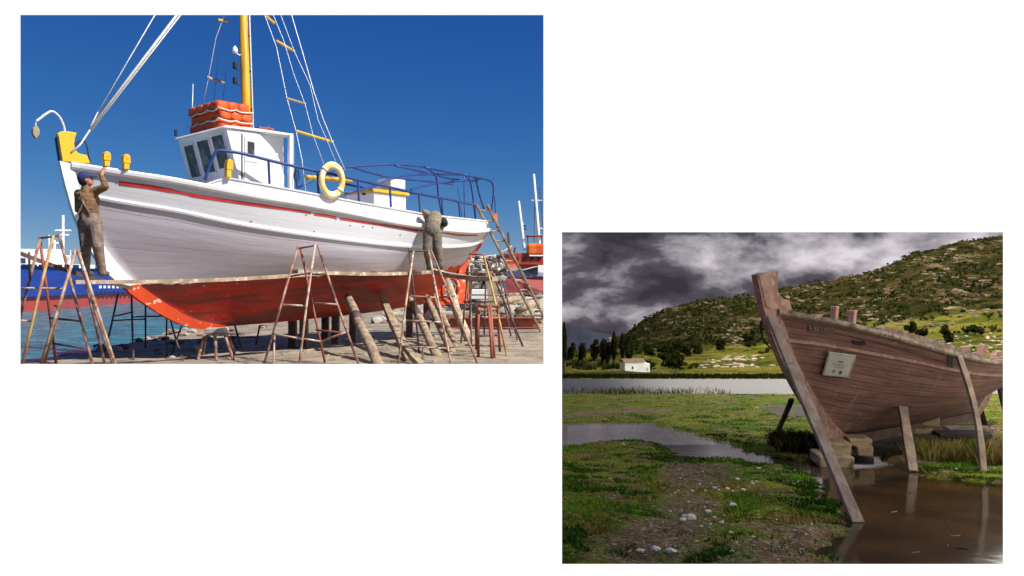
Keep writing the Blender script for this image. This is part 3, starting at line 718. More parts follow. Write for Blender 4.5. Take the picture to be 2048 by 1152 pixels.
# ---------------------------------------------------------------- scaffold, props, ladder
def gnd(px, d):
    x = (px-1024)/F*d; return Vector((x, d, gz(x, d)))
def trestle(label, legs, bars, m='rust', group='pipe trestles round the white boat', r=.022):
    """legs: ((px,row,depth) top, (px,depth) foot on the ground[, material]); bars: ((px,row,depth),(px,row,depth))"""
    feet = [gnd(*l[1]) for l in legs]; c = sum(feet, Vector())/len(feet)
    t = root('trestle', c, label, 'trestle', group)
    for k, l in enumerate(legs):
        a = P(*l[0]); f = feet[k]; bend = (a+f)/2+Vector((rnd.uniform(-.015, .015), 0, 0))
        MB().tube([a, bend, f], r, 8).build('leg', M[l[2]] if len(l) > 2 else M[m], t, smooth=True)
    for b in bars:
        MB().tube([P(*b[0]), P(*b[1])], r*.8, 7).build('rung', M[b[2]] if len(b) > 2 else M[m], t, smooth=True)
    return t
trestle('tall rusty pipe trestle with a yellowish front leg, at the far left of the boatyard',
    [((107, 471, 12.5), (39, 12.0), 'rustyellow'), ((118, 468, 12.6), (192, 12.1)), ((79, 474, 12.6), (113, 13.3), 'redsteel'), ((80, 478, 12.5), (18, 13.2), 'rust')],
    [((78, 477, 12.6), (119, 471, 12.6), 'rustdark'), ((20, 576, 12.4), (124, 577, 12.5), 'rustlight'), ((10, 639, 12.3), (66, 643, 12.3), 'rustlight'), ((100, 636, 12.9), (160, 642, 12.8), 'rustdark'), ((106, 687, 13.1), (171, 697, 12.5), 'rustdark'), ((58, 505, 12.5), (60, 560, 12.7), 'rustdark')])
trestle('tall pointed rusty trestle carrying the end of the board the capped man stands on',
    [((152, 500, 12.2), (74, 12.1), 'rustlight'), ((157, 503, 12.2), (240, 12.0), 'rustlight'), ((150, 506, 12.4), (86, 12.8), 'rustyellow'), ((159, 508, 12.4), (212, 13.0), 'rust'), ((155, 500, 12.2), (233, 12.3), 'rust')],
    [((108, 610, 12.2), (116, 614, 12.5)), ((190, 600, 12.2), (188, 606, 12.5)), ((146, 507, 12.2), (163, 507, 12.3))])
trestle('rusty four legged trestle before the middle of the red hull',
    [((597, 489, 14.2), (526, 13.4)), ((631, 484, 14.2), (598, 13.3), 'rustlight'), ((635, 490, 14.2), (718, 13.5)), ((601, 496, 14.3), (650, 14.1), 'redsteel')],
    [((597, 497, 14.2), (631, 491, 14.2), 'rustdark'), ((579, 553, 14.0), (619, 546, 14.0), 'rustdark'), ((617, 549, 14.1), (653, 548, 14.0), 'rustdark'), ((562, 609, 13.8), (613, 612, 13.8), 'rustlight'),
     ((627, 606, 14.1), (674, 609, 13.8), 'rustlight'), ((548, 668, 13.6), (606, 678, 13.6), 'rustlight'), ((604, 677, 13.6), (642, 683, 13.8), 'rustlight'), ((642, 683, 13.8), (690, 665, 13.6), 'rustlight'), ((632, 660, 14.0), (692, 666, 13.7), 'redsteel'), ((549, 668, 13.7), (547, 737, 13.5), 'rustlight')], r=.021)
trestle('slim pale pipe trestle in front of the bending man',
    [((818, 496, 15.2), (838, 16.0), 'rustdark'), ((827, 502, 15.0), (797, 13.9), 'rustlight'), ((857, 500, 15.0), (903, 13.6), 'rustlight'), ((862, 500, 15.1), (956, 13.7))],
    [((817, 503, 15.1), (859, 502, 15.1), 'rustdark'), ((820, 592, 14.6), (872, 595, 14.6), 'rustlight'), ((813, 641, 14.3), (882, 644, 14.3), 'rustlight'), ((803, 692, 14.1), (893, 697, 14.0), 'rustlight'), ((872, 595, 14.6), (910, 592, 14.6), 'rustdark'), ((845, 686, 15.0), (846, 727, 14.6), 'rustdark')], r=.019)
trestle('brown pipe trestle under the right end of the long scaffold board',
    [((968, 512, 16.6), (1014, 15.4), 'rustyellow'), ((973, 518, 16.6), (1046, 17.4), 'rustdark'), ((941, 505, 16.8), (922, 18.0), 'rust'), ((937, 520, 16.8), (943, 17.0), 'rustlight')],
    [((940, 508, 16.7), (970, 510, 16.6), 'rust'), ((930, 545, 16.7), (985, 545, 16.6), 'rustlight'), ((926, 604, 17.0), (990, 603, 16.6), 'rustdark'), ((930, 690, 16.6), (1010, 692, 16.4), 'rust'), ((995, 655, 17), (1030, 657, 17.2), 'rustdark')], r=.022)
trestle('short brick red trestle stool standing beside the brown trestle',
    [((958, 612, 15.4), (957, 15.2), 'redsteel'), ((976, 612, 15.3), (984, 14.9), 'redsteel'), ((981, 612, 15.3), (989, 15.0), 'redsteel'), ((996, 610, 15.8), (1000, 16.3), 'redsteel'), ((954, 612, 15.8), (953, 16.6), 'rustdark')],
    [((955, 612, 15.3), (998, 611, 15.3), 'redsteel'), ((955, 614, 15.7), (998, 613, 15.8), 'rustdark'), ((957, 636, 15.4), (998, 636, 15.6), 'redsteel'), ((955, 672, 15.6), (996, 670, 15.8), 'rustdark')], r=.028)
trestle('thin dark trestle behind the stern, in front of the pale rubble',
    [((945, 530, 20.5), (938, 21.5), 'rustdark'), ((972, 532, 20.5), (968, 20.5), 'rustdark'), ((1000, 560, 20.5), (1022, 20.0), 'rustdark'), ((1005, 560, 20.8), (1035, 18.8), 'rustdark')],
    [((943, 560, 20.5), (1004, 562, 20.5), 'rustdark'), ((941, 590, 20.8), (1010, 590, 20.3), 'rustlight'), ((940, 630, 21), (1022, 632, 20), 'rust')], r=.022)
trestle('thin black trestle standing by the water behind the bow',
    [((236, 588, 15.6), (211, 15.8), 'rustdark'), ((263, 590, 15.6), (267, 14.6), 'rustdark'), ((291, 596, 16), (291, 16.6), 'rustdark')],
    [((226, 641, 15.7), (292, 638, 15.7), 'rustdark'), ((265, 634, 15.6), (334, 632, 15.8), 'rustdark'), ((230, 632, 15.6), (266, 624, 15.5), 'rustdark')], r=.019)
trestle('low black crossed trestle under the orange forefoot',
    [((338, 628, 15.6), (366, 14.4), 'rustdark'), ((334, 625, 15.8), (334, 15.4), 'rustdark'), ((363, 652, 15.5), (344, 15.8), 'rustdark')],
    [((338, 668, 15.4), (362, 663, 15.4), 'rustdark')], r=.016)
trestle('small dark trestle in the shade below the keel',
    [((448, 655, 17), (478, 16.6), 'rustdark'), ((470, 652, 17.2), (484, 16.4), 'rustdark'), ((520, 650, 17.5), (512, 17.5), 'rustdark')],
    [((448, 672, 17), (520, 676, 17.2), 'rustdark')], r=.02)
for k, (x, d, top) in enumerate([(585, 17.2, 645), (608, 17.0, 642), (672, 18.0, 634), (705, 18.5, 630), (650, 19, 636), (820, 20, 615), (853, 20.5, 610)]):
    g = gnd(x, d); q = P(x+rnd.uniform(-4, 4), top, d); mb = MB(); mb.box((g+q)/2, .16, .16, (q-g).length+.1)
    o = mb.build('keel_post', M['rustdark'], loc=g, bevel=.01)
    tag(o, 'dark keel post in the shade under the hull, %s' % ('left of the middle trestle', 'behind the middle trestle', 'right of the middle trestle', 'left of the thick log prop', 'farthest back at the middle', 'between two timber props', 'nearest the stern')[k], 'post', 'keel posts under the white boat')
# stand under the forefoot
st = root('keel_stand', gnd(430, 14.9), 'small rusty stand with white block carrying the forefoot of the boat', 'stand')
MB().box(P(433, 669, 15.0), .62, .35, .035).build('top_plate', M['rustlight'], st, bevel=.005)
mb = MB(); mb.box(P(434, 662, 15.0)+Vector((0, 0, .008)), .36, .24, .105); mb.build('block', M['concrete'], st, bevel=.015)
for (a, b, c, d) in ((408, 14.85, 396, 14.6), (430, 14.85, 433, 14.5), (450, 14.85, 467, 14.6), (456, 15.15, 470, 15.4), (412, 15.15, 405, 15.5)):
    MB().tube([P(a, 671, b), gnd(c, d)], .028, 8).build('leg', M['rust'], st)
# ---- scaffold boards
def board(p0, p1, wd, th, label, m='plank', d=None):
    p0, p1 = Vector(p0), Vector(p1); ax = (p1-p0).normalized(); az = Vector((0, 0, 1)); ay = az.cross(ax).normalized(); az = ax.cross(ay)
    mb = MB(); n = 14; L_ = (p1-p0).length
    for i in range(n+1):
        u = i/n; c = p0+(p1-p0)*u-az*(.05*math.sin(math.pi*u)); wv = wd/2*(1+.05*math.sin(u*17))
        mb.v += [c-ay*wv-az*th/2, c+ay*wv-az*th/2, c+ay*wv+az*th/2, c-ay*wv+az*th/2]
    for i in range(n):
        for j in range(4): mb.f.append((i*4+j, i*4+(j+1) % 4, i*4+4+(j+1) % 4, i*4+4+j)); mb.m.append(0)
    mb.f += [(3, 2, 1, 0), (n*4, n*4+1, n*4+2, n*4+3)]; mb.m += [0, 0]
    o = mb.build('scaffold_board', M[m], loc=(p0+p1)/2); tag(o, label, 'board', 'scaffold boards'); return o
board(P(148, 564, 12.5), P(640, 547, 15.2), .26, .06, 'long pale scaffold board under the boots of the capped man')
board(P(590, 543, 15.3), P(880, 543, 17.6), .26, .07, 'pale scaffold board running along the waterline between two trestles')
board(P(862, 541, 17.5), P(990, 558, 16.6), .22, .09, 'short sloping yellowish board at the stern end of the scaffold', 'mastyellow' if False else 'plank')
board(P(815, 538, 17.9), P(888, 537, 18.6), .30, .05, 'short brown board beneath the bending man', 'plankdark')
board(P(6, 493, 12.9), P(262, 576, 13.9), .30, .06, 'dark red brown board sloping down towards the bow', 'plankdark')
# ---- timber props
def prop(label, top, foot, r, m='wood', square=False, group='timber props leaning on the white boat', boat=None, patch=None, name='timber_prop', zf=None):
    a = Vector(top); f = Vector(foot); ax = (f-a).normalized(); mb = MB()
    o_ = a; n = 9; pts = []; rr = []
    sd = rnd.random()*10
    for i in range(n+1):
        u = i/n; w = noise.noise(Vector((u*2.5, sd, 0)))*r*.5
        pts.append(a+(f-a)*u+Vector((w, 0, 0))); rr.append(r*(.88+.22*u+.06*math.sin(u*13+sd)))
    mb.tube(pts, r, 4 if square else 10, rr=[q*(1.25 if square else 1) for q in rr])
    o = mb.build(name, M[m], loc=f, smooth=not square, bevel=.008 if square else 0)
    tag(o, label, 'timber prop', group)
    if patch:
        i0, i1 = patch; mb = MB(); q = [a+(f-a)*(i0+(i1-i0)*k/4)+Vector((noise.noise(Vector(((i0+(i1-i0)*k/4)*2.5, sd, 0)))*r*.5, 0, 0)) for k in range(5)]
        mb.tube(q, r*1.07, 10).build('dark_wrap', M['rustdark'], o, smooth=True)
    return o
prop('thick reddish log prop with a dark band, left of all the timber props', bt.at(690, 586, .10), gnd(757, 13.6), .092, 'wood', patch=(.30, .40))
prop('square grey timber prop with a pale notched head, second from the left', bt.at(763, 592, .10), gnd(818, 14.3), .085, 'wood', True)
prop('round timber prop with a dark band just left of the slim trestle foot', bt.at(812, 590, .10), gnd(874, 15.3), .085, patch=(.27, .37))
prop('thin timber prop leaning behind the slim pale trestle', bt.at(846, 590, .10), gnd(904, 16.2), .075)
prop('short dark timber prop between the slim trestle legs', bt.at(862, 588, .10), gnd(912, 17.0), .07)
prop('stout brown timber prop nearest the rudder', bt.at(884, 560, .12)+Vector((0, -.1, .05)), gnd(938, 18.6), .10, 'plank')
prop('short wedge shaped timber leaning against the second prop from the left', P(806, 690, 14.25), gnd(842, 13.75), .06, 'wood', True)
# ---- ladder
l0, l1 = P(952, 408, 20.0), P(1082, 660, 21.6); r0, r1 = P(974, 408, 20.35), P(1100, 640, 22.6)
l1.z = gz(l1.x, l1.y); dd = (l1-l0)
r0 = l0+Vector((.27, .12, .0)); r1 = l1+Vector((.30, .14, .0))
ld = root('ladder', (l1+r1)/2, 'long weathered wooden ladder leaning against the stern of the white boat', 'ladder')
for (a, b) in ((l0, l1), (r0, r1)):
    ax = (b-a).normalized(); ay = (r0-l0).normalized(); az = ax.cross(ay).normalized(); ay = az.cross(ax)
    MB().box((a+b)/2, (b-a).length, .05, .10, ax, ay, az).build('rail', M['wood'], ld, bevel=.006)
for i in range(13):
    u = (i+.6)/13.2; MB().tube([l0+(l1-l0)*u, r0+(r1-r0)*u], .022, 7).build('rung', M['plank'], ld)
# ---- rusty beam, rubble
b0 = gnd(900, 23.2); b1 = gnd(1078, 23.2); mb = MB(); c = (b0+b1)/2; L_ = (b1-b0).length
mb.box(c+Vector((0, 0, .30)), L_, .30, .03); mb.box(c+Vector((0, 0, .16)), L_, .03, .25); mb.box(c+Vector((0, 0, .02)), L_, .30, .03)
o = mb.build('steel_beam', M['redsteel'], loc=c, bevel=.004); tag(o, 'long rusty red steel beam lying on the sand behind the trestles', 'beam')
mb = MB()
for i in range(1100):
    y = rnd.uniform(25.5, 50); xm = .044*y; x = rnd.uniform(max(shore(y)+1.0, -4.5), xm-.1)
    s = rnd.choice([.07, .1, .15, .24])*rnd.uniform(.7, 1.3)*(1+y*.01)
    hgt = .012*(y-25)
    mb.blob((x, y, GZ+hgt*rnd.random()+s*.3), s*rnd.uniform(.8, 1.6), s, s*rnd.uniform(.5, .8), i, .35, 1, rnd.choice([0, 0, 0, 2, 1]))
o = mb.build('rubble', [M['stone'], M['rustdark'], mat('brown_rubble', (.22, .17, .12), (.13, .10, .07), 3, .95)]); tag(o, None, None, kind='stuff')
# driftwood and litter among the rubble
for k, (a, b, d) in enumerate([((990, 612), (1040, 596), 27), ((940, 622), (985, 616), 26), ((1030, 625), (1075, 606), 26)]):
    o = MB().tube([P(*a, d), P((a[0]+b[0])/2, (a[1]+b[1])/2-2, d), P(*b, d+.8)], .12, 8, rr=[.10, .13, .11]).build('driftwood_log', M['wood'], loc=P(*a, d), smooth=True)
    tag(o, ['grey log lying on the pale rubble left of the ladder foot', 'grey log on the rubble just right of the rudder', 'grey log on the rubble beside the ladder foot'][k], 'log', 'logs on the rubble')
mb = MB(); mb.box(P(984, 578, 24), .30, .06, .95, az=(-.1, 0, 1)); o = mb.build('cream_panel', M['cream'], loc=P(985, 600, 24)); tag(o, 'upright cream board standing behind the brown trestle', 'panel')
mb = MB(); mb.box(P(955, 588, 25.5), .8, .5, .3); o = mb.build('white_crate', M['shipwhite'], loc=P(955, 600, 25.5), bevel=.01); tag(o, 'white box on the rubble behind the stern', 'box')
# small stones on the shore, individually
for k in range(70):
    y = rnd.uniform(15, 27); x = shore(y)+rnd.uniform(.2, 2.8)
    s = rnd.uniform(.04, .12)
    o = MB().blob((x, y, gz(x, y)+s*.3), s*1.3, s, s*.6, k, .3, 1).build('shore_stone', M['stone'] if k % 3 else M['rustdark'], loc=(x, y, gz(x, y)))
    tag(o, 'rough stone on the shore between the sea and the bow trestles', 'stone', 'stones along the shore')
rp = [gnd(x, d)+Vector((0, 0, .03)) for x, d in crom([(105, 14.9), (140, 15.6), (158, 16.1), (178, 15.9), (210, 17.2), (240, 18.6), (262, 19.4)], 4)]
o = MB().tube(rp, .02, 6).build('rope_on_shore', M['rope'], loc=rp[0], smooth=True); tag(o, 'pale rope lying along the edge of the shore', 'rope')
for k in range(40):
    x = rnd.uniform(560, 1040); d = rnd.uniform(14.2, 22); g = gnd(x, d)
    if k % 2:
        a = rnd.uniform(0, 3.14); l = rnd.uniform(.06, .22)
        o = MB().box(g+Vector((0, 0, .012)), l*2, .04, .025, (math.cos(a), math.sin(a), 0), (-math.sin(a), math.cos(a), 0)).build('wood_offcut', M['plank'], loc=g); tag(o, 'small wood offcut on the sand below the white boat', 'offcut', 'wood offcuts on the sand')
    else:
        s = rnd.uniform(.02, .05); o = MB().blob(g+Vector((0, 0, s*.3)), s*1.4, s, s*.6, k, .3, 1).build('pebble', M['stone'], loc=g); tag(o, 'small pale pebble on the sand below the white boat', 'pebble', 'pebbles on the sand')
# ---------------------------------------------------------------- people
def person(label, joints, limbs, balls, mats, labels, cap=None, voxel=.011, disp=.006, base=None, seed=1):
    """limbs: (joint, joint, r0, r1, label); balls: (centre, rx, ry, rz, label)"""
    mb = MB(); segs = []
    for (a, b, ra, rb, lab) in limbs:
        A, Bv = Vector(joints[a]) if isinstance(a, str) else Vector(a), Vector(joints[b]) if isinstance(b, str) else Vector(b)
        n = 6; mb.tube([A+(Bv-A)*i/n for i in range(n+1)], ra, 12, rr=[ra+(rb-ra)*i/n for i in range(n+1)])
        mb.blob(A, ra, ra, ra, 0, 0, 2); mb.blob(Bv, rb, rb, rb, 0, 0, 2); segs.append((A, Bv, ra, rb, lab))
    for (c, rx, ry, rz, lab) in balls:
        c = Vector(c); mb.blob(c, rx, ry, rz, 0, 0, 3); m_ = min(rx, ry, rz)
        k = Vector((rx, ry, rz)); segs.append((c-Vector((0, 0, max(0, rz-m_))), c+Vector((0, 0, max(0, rz-m_))), m_, m_, lab))
    tmp = mb.build('tmp', [M['tan']]); md = tmp.modifiers.new('r', 'REMESH'); md.mode = 'VOXEL'; md.voxel_size = voxel; md.use_smooth_shade = True
    sm = tmp.modifiers.new('s', 'SMOOTH'); sm.factor = .5; sm.iterations = 3
    dg = bpy.context.evaluated_depsgraph_get(); me = bpy.data.meshes.new_from_object(tmp.evaluated_get(dg)); me.name = 'person'
    bpy.data.objects.remove(tmp); base = Vector(base)
    for v in me.vertices:
        q = v.co; k = noise.noise(Vector((q.x*7, q.y*7, q.z*16+seed)))+.5*noise.noise(Vector((q.x*18, q.y*18, q.z*30)))
        v.co = q+v.normal*disp*k*1.2-base
    me.materials.clear()
    for m_ in mats: me.materials.append(m_)
    mi = []
    A = np.array([s[0]-base for s in segs]); Bq = np.array([s[1]-base for s in segs]); ra = np.array([s[2] for s in segs]); rb = np.array([s[3] for s in segs])
    for f in me.polygons:
        c = np.array(f.center); ab = Bq-A; t = np.clip(((c-A)*ab).sum(1)/np.maximum((ab*ab).sum(1), 1e-9), 0, 1)
        dist = np.linalg.norm(A+ab*t[:, None]-c, axis=1)-(ra+(rb-ra)*t); mi.append(labels[segs[int(np.argmin(dist))][4]])
    me.polygons.foreach_set('material_index', mi); me.polygons.foreach_set('use_smooth', [True]*len(me.polygons))
    o = bpy.data.objects.new('person', me); COL.objects.link(o); o.location = base; tag(o, label, 'person', 'boat workers'); return o
def hand(palm, dirv, side, grip, lab='skin', s=1.0):
    """five unequal bent fingers from a palm; dirv finger direction, side across the palm, grip the closing direction"""
    dirv, side, grip = Vector(dirv).normalized(), Vector(side).normalized(), Vector(grip).normalized(); out = []
    out.append((palm-dirv*.045*s, palm+dirv*.03*s, .026*s, .030*s, lab))
    for k, ln in enumerate((.070, .080, .076, .060)):
        b = palm+dirv*.035*s+side*(.033-.022*k)*s; m_ = b+dirv*ln*.5*s+grip*.01*s; e = m_+dirv*ln*.30*s+grip*ln*.42*s
        out += [(b, m_, .0105*s, .0095*s, lab), (m_, e, .0095*s, .008*s, lab)]
    b = palm-dirv*.015*s+side*.03*s; m_ = b+side*.030*s+dirv*.028*s; e = m_+dirv*.028*s+grip*.012*s
    out += [(b, m_, .013*s, .011*s, lab), (m_, e, .011*s, .009*s, lab)]
    return out
D = 12.95
j = dict(hip=P(179, 442, D), waist=P(178, 428, D), chest=P(177, 400, D), neck=P(172, 377, D), head=P(172, 360, D-.02), sl=P(158, 388, D+.02), sr=P(190, 383, D-.02),
         hl=P(169, 446, D+.02), hr=P(190, 446, D-.02), kl=P(172, 494, D+.03), kr=P(196, 494, D-.10), al=P(171, 541, D+.12), ar=P(204, 540, D+.02),
         tl=P(181, 549, D+.27), tr=P(214, 551, D+.10), er=P(211, 374, D-.10), wr=P(204, 354, D+.10), el=P(156, 420, D+.22), wl=P(170, 412, D+.42))
for k in ('al', 'ar'): j[k].z = .045
for k in ('tl', 'tr'): j[k].z = .02
up_ = Vector((0, 0, 1)); hd = P(204, 347.5, D+.15)
limbs = [('hip', 'waist', .155, .150, 'pants'), ('waist', 'chest', .150, .168, 'shirt'), ('chest', 'neck', .150, .075, 'shirt'), ('neck', 'head', .052, .055, 'skin'),
         ('chest', 'sl', .12, .078, 'shirt'), ('chest', 'sr', .12, .078, 'shirt'), ('sr', 'er', .074, .056, 'shirt'), ('er', 'wr', .054, .038, 'shirt'),
         ('sl', 'el', .070, .052, 'shirt'), ('el', 'wl', .05, .036, 'shirt'), ('hip', 'hl', .13, .11, 'pants'), ('hip', 'hr', .13, .11, 'pants'),
         ('hl', 'kl', .112, .088, 'pants'), ('hr', 'kr', .116, .088, 'pants'), ('kl', 'al', .084, .064, 'pants'), ('kr', 'ar', .086, .066, 'pants'),
         ('al', 'tl', .052, .042, 'boot'), ('ar', 'tr', .052, .042, 'boot'), ('wr', hd, .030, .028, 'skin')]
limbs += hand(hd, (.05, .35, .9), (-.9, .1, 0), (.0, .8, .35), s=1.05) + hand(j['wl']+Vector((.04, .06, .02)), (.3, .8, .3), (0, -.2, 1), (.7, .3, 0))
hc = j['head']
face = Vector((.72, .40, .28)).normalized(); fs = Vector((0, 0, 1)).cross(face).normalized(); fu = face.cross(fs)
balls = [(hc+up_*.015, .078, .085, .108, 'skin'), (hc+face*.035-fu*.05, .055, .06, .06, 'skin'), (hc+face*.100-fu*.012, .014, .014, .022, 'skin'),
         (hc+fs*.08-fu*.01, .014, .018, .030, 'skin'), (hc-fs*.08-fu*.01, .014, .018, .030, 'skin'), (hc+face*.088-fu*.050, .018, .018, .008, 'skin'), (hc-face*.03+fu*.0, .088, .088, .09, 'hair')]
man = person('man in navy cap and dirty tan work clothes reaching up to the bow rail', j, limbs, balls,
    [M['trouser'], M['tan'], M['skin'], M['boot'], M['hair']], dict(pants=0, shirt=1, skin=2, boot=3, hair=4), base=(j['hip'].x, j['hip'].y, 0), disp=.006)
for s in (-1, 1):
    MB().blob(hc+face*.078+fs*.03*s+fu*.012, .011, .011, .007, 0, 0, 1).build('eye', M['dark'], man)
cp = MB(); cc = hc+fu*.045-face*.005; bm = bmesh.new(); bmesh.ops.create_uvsphere(bm, u_segments=20, v_segments=12, radius=1)
for v in bm.verts:
    q = v.co; z = max(q.z, -.25); cp.v.append(cc+face*q.x*.112+fs*q.y*.098+fu*z*.105)
for f in bm.faces: cp.f.append(tuple(v.index for v in f.verts)); cp.m.append(0)
bm.free()
cp.prism([cc+face*x+fs*y-fu*.015+fu*(-.35*max(0, x-.09)) for x, y in [(.07, -.075), (.15, -.06), (.185, 0), (.15, .06), (.07, .075)]], fu*.012)
cp.build('cap', M['navy'], man, smooth=False)
# overall straps
for s in (-1, 1):
    MB().tube([P(178+12*s, 430, D)-Vector((0, .155, 0)), P(178, 408, D)-Vector((0, .172, 0)), P(173+7*s, 383, D)-Vector((0, .10, 0))], .016, 6).build('strap', M['trouser'], man)
# man bending over the rail
hs_ = bt.at(868, 452, .34); D2 = hs_.y-.35
def Q(px, row, dd=0): return P(px, row, D2+dd)
j2 = dict(hip=Q(864, 461), waist=Q(866, 448, .08), chest=Q(869, 436, .18), sh=Q(874, 437, .2), sl=Q(860, 431, .2), sr=Q(880, 438, .2), neck=Q(881, 441, .2), head=Q(887, 444, .18),
          el=Q(849, 424, .12), wl=Q(851, 436, .22), er=Q(884, 455, .2), wr=Q(878, 463, .22), hl=Q(857, 464), hr=Q(872, 464), kl=Q(855, 499, -.06), kr=Q(876, 499, -.02), al=Q(861, 532, .02), ar=Q(880, 530, .05),
          tl=Q(857, 537, .22), tr=Q(883, 536, .25))
hd2 = Q(852, 440, .26)
limbs = [('hip', 'waist', .165, .155, 'pants'), ('waist', 'chest', .155, .165, 'shirt'), ('chest', 'neck', .14, .07, 'shirt'), ('neck', 'head', .055, .06, 'skin'), ('chest', 'sl', .12, .08, 'shirt'), ('chest', 'sr', .12, .08, 'shirt'),
         ('sl', 'el', .078, .062, 'shirt'), ('el', 'wl', .058, .038, 'shirt'), ('sr', 'er', .075, .055, 'shirt'), ('er', 'wr', .05, .036, 'shirt'), ('hip', 'hl', .14, .125, 'pants'), ('hip', 'hr', .14, .125, 'pants'),
         ('hl', 'kl', .125, .105, 'pants'), ('hr', 'kr', .125, .10, 'pants'), ('kl', 'al', .10, .085, 'pants'), ('kr', 'ar', .10, .085, 'pants'), ('al', 'tl', .055, .045, 'boot'), ('ar', 'tr', .055, .045, 'boot'), ('wl', hd2, .03, .028, 'skin')]
limbs += hand(hd2, (.2, .6, -.7), (.9, 0, .2), (.1, .9, 0)) + hand(j2['wr']+Vector((-.03, .05, -.02)), (-.5, .6, -.3), (.2, 0, .9), (0, .9, 0))
h2 = j2['head']
balls = [(h2, .088, .092, .10, 'hair'), (h2+Vector((.03, .06, -.045)), .06, .06, .06, 'skin'), (h2+Vector((.055, .105, -.06)), .014, .014, .018, 'skin'), (h2+Vector((-.05, -.03, -.04)), .014, .02, .026, 'skin'), (h2+Vector((.095, 0, -.03)), .014, .02, .026, 'skin')]
man2 = person('man in faded grey-brown work clothes bending over the hull near the stern, black hair', j2, limbs, balls,
    [M['grey'], M['grey2'], M['skin'], M['boot'], M['hair']], dict(pants=0, shirt=1, skin=2, boot=3, hair=4), base=(j2['hip'].x, j2['hip'].y, j2['al'].z-.09), disp=.009, seed=5)
# ---------------------------------------------------------------- vessels behind
SEA = -1.72
def simple_hull(parent, c, d, L_, B_, zs, mats, sheer=.5, name='hull', bow=True):
    """zs: heights bottom..top with material per band; d unit direction to bow"""
    d = Vector(d).normalized(); n = Vector((d.y, -d.x, 0)); mb = MB(); NU = 28; NR = len(zs)
    for i in range(NU+1):
        u = i/NU; b = B_/2*(1-max(0, (u-.6)/.4)**2.2) if bow else B_/2
        b *= (.82+.18*min(1, u/.2)); b = max(b, .03)
        for side in (1, -1):
            for k, z in enumerate(zs):
                fl = (.82+.18*k/(NR-1)); rake = (k/(NR-1))*.05*L_*(max(0, u-.6)/.4)
                mb.v.append(Vector((c[0], c[1], 0))+d*((u-.5)*L_+rake)+n*side*b*fl+Vector((0, 0, z+(sheer*max(0, (u-.45)/.55)**2+sheer*.25*(1-u)**3)*(k/(NR-1)))))
    for i in range(NU):
        for s in (0, 1):
            for k in range(NR-1):
                a = i*2*NR+s*NR+k; f = (a, a+1, a+1+2*NR, a+2*NR); mb.f.append(f if s else f[::-1]); mb.m.append(min(k, len(mats)-1))
        a = i*2*NR+NR-1; mb.f.append((a, a+2*NR, a+3*NR, a+NR)); mb.m.append(len(mats)-1)
    mb.f.append(tuple(list(range(0, NR))+list(range(2*NR-1, NR-1, -1)))); mb.m.append(len(mats)-1)
    return mb.build(name, mats, parent, smooth=False)
# blue ship moored at the left
A0 = P(-60, 600, 37); A1 = P(330, 600, 62); sd = Vector((A1.x-A0.x, A1.y-A0.y, 0)).normalized(); Ls = 36
sc_ = Vector((A0.x, A0.y, 0))+sd*(Ls/2-7); sn = Vector((sd.y, -sd.x, 0))
shp = root('cargo_ship', (sc_.x, sc_.y, SEA), 'blue ship with red waterline band and white superstructure moored beyond the shore', 'ship')
simple_hull(shp, sc_, sd, Ls, 6.0, [SEA-.3, SEA+.62, SEA+.64, SEA+1.9, SEA+2.0], [M['shipred'], M['shipred'], M['shipblue'], M['shipblue']], 1.0)
def fc(px, d0=None):   # centre point where the ship's near side is seen
    k = (px-1024)/F; o = sc_+sn*2.2; t = (k*o.y-o.x)/(sd.x-k*sd.y); return o+sd*t
def shipbox(px0, px1, r0, r1, w=3.0, name='deckhouse', m='shipwhite'):
    a, b = fc(px0), fc(px1); za = (HOR-r1)/F*a.y; zb = (HOR-r0)/F*a.y
    return MB().prism([Vector((a.x, a.y, za)), Vector((b.x, b.y, za)), Vector((b.x, b.y, zb)), Vector((a.x, a.y, zb))], -sn*w).build(name, M[m], shp, bevel=.03)
shipbox(20, 190, 525, 552); dh = shipbox(90, 142, 508, 530); shipbox(108, 130, 498, 510, 2.0); shipbox(131, 141, 511, 524, 1.0, 'funnel', 'dark'); shipbox(20, 52, 515, 528, 2.5, 'awning', 'navyhull')
for k in range(7):
    a = fc(48+k*17); MB().box(Vector((a.x, a.y, (HOR-537)/F*a.y))+sn*.05, .5, .08, .4, sd, sn).build('window', M['dark'], shp)
def stick(px, r0, r1, r, name='mast', par=None, m='shipwhite', lean=0):
    a = fc(px); return MB().tube([Vector((a.x, a.y, (HOR-r1)/F*a.y)), Vector((a.x, a.y, (HOR-r0)/F*a.y))-sn*0+sd*lean], r, 7).build(name, M[m], par or shp)
mm = stick(126, 430, 510, .07); stick(109, 480, 515, .06); stick(98, 470, 515, .04); stick(84, 505, 545, .05); stick(72, 500, 545, .05); stick(141, 500, 512, .03)
for (x0, x1, rr_) in ((111, 141, 461), (116, 137, 470), (104, 116, 486)):
    a, b = fc(x0), fc(x1); MB().tube([Vector((a.x, a.y, (HOR-rr_)/F*a.y)), Vector((b.x, b.y, (HOR-rr_)/F*b.y))], .045, 6).build('yard', M['shipwhite'], mm)
mb = MB()
for k in range(9):
    a = fc(170+k*9); z = (HOR-574)/F*a.y
    mb.box(Vector((a.x, a.y, z))+sn*.81, .28, .02, .14, sd, sn)
mb.build('hull_lettering', M['shipwhite'], shp)
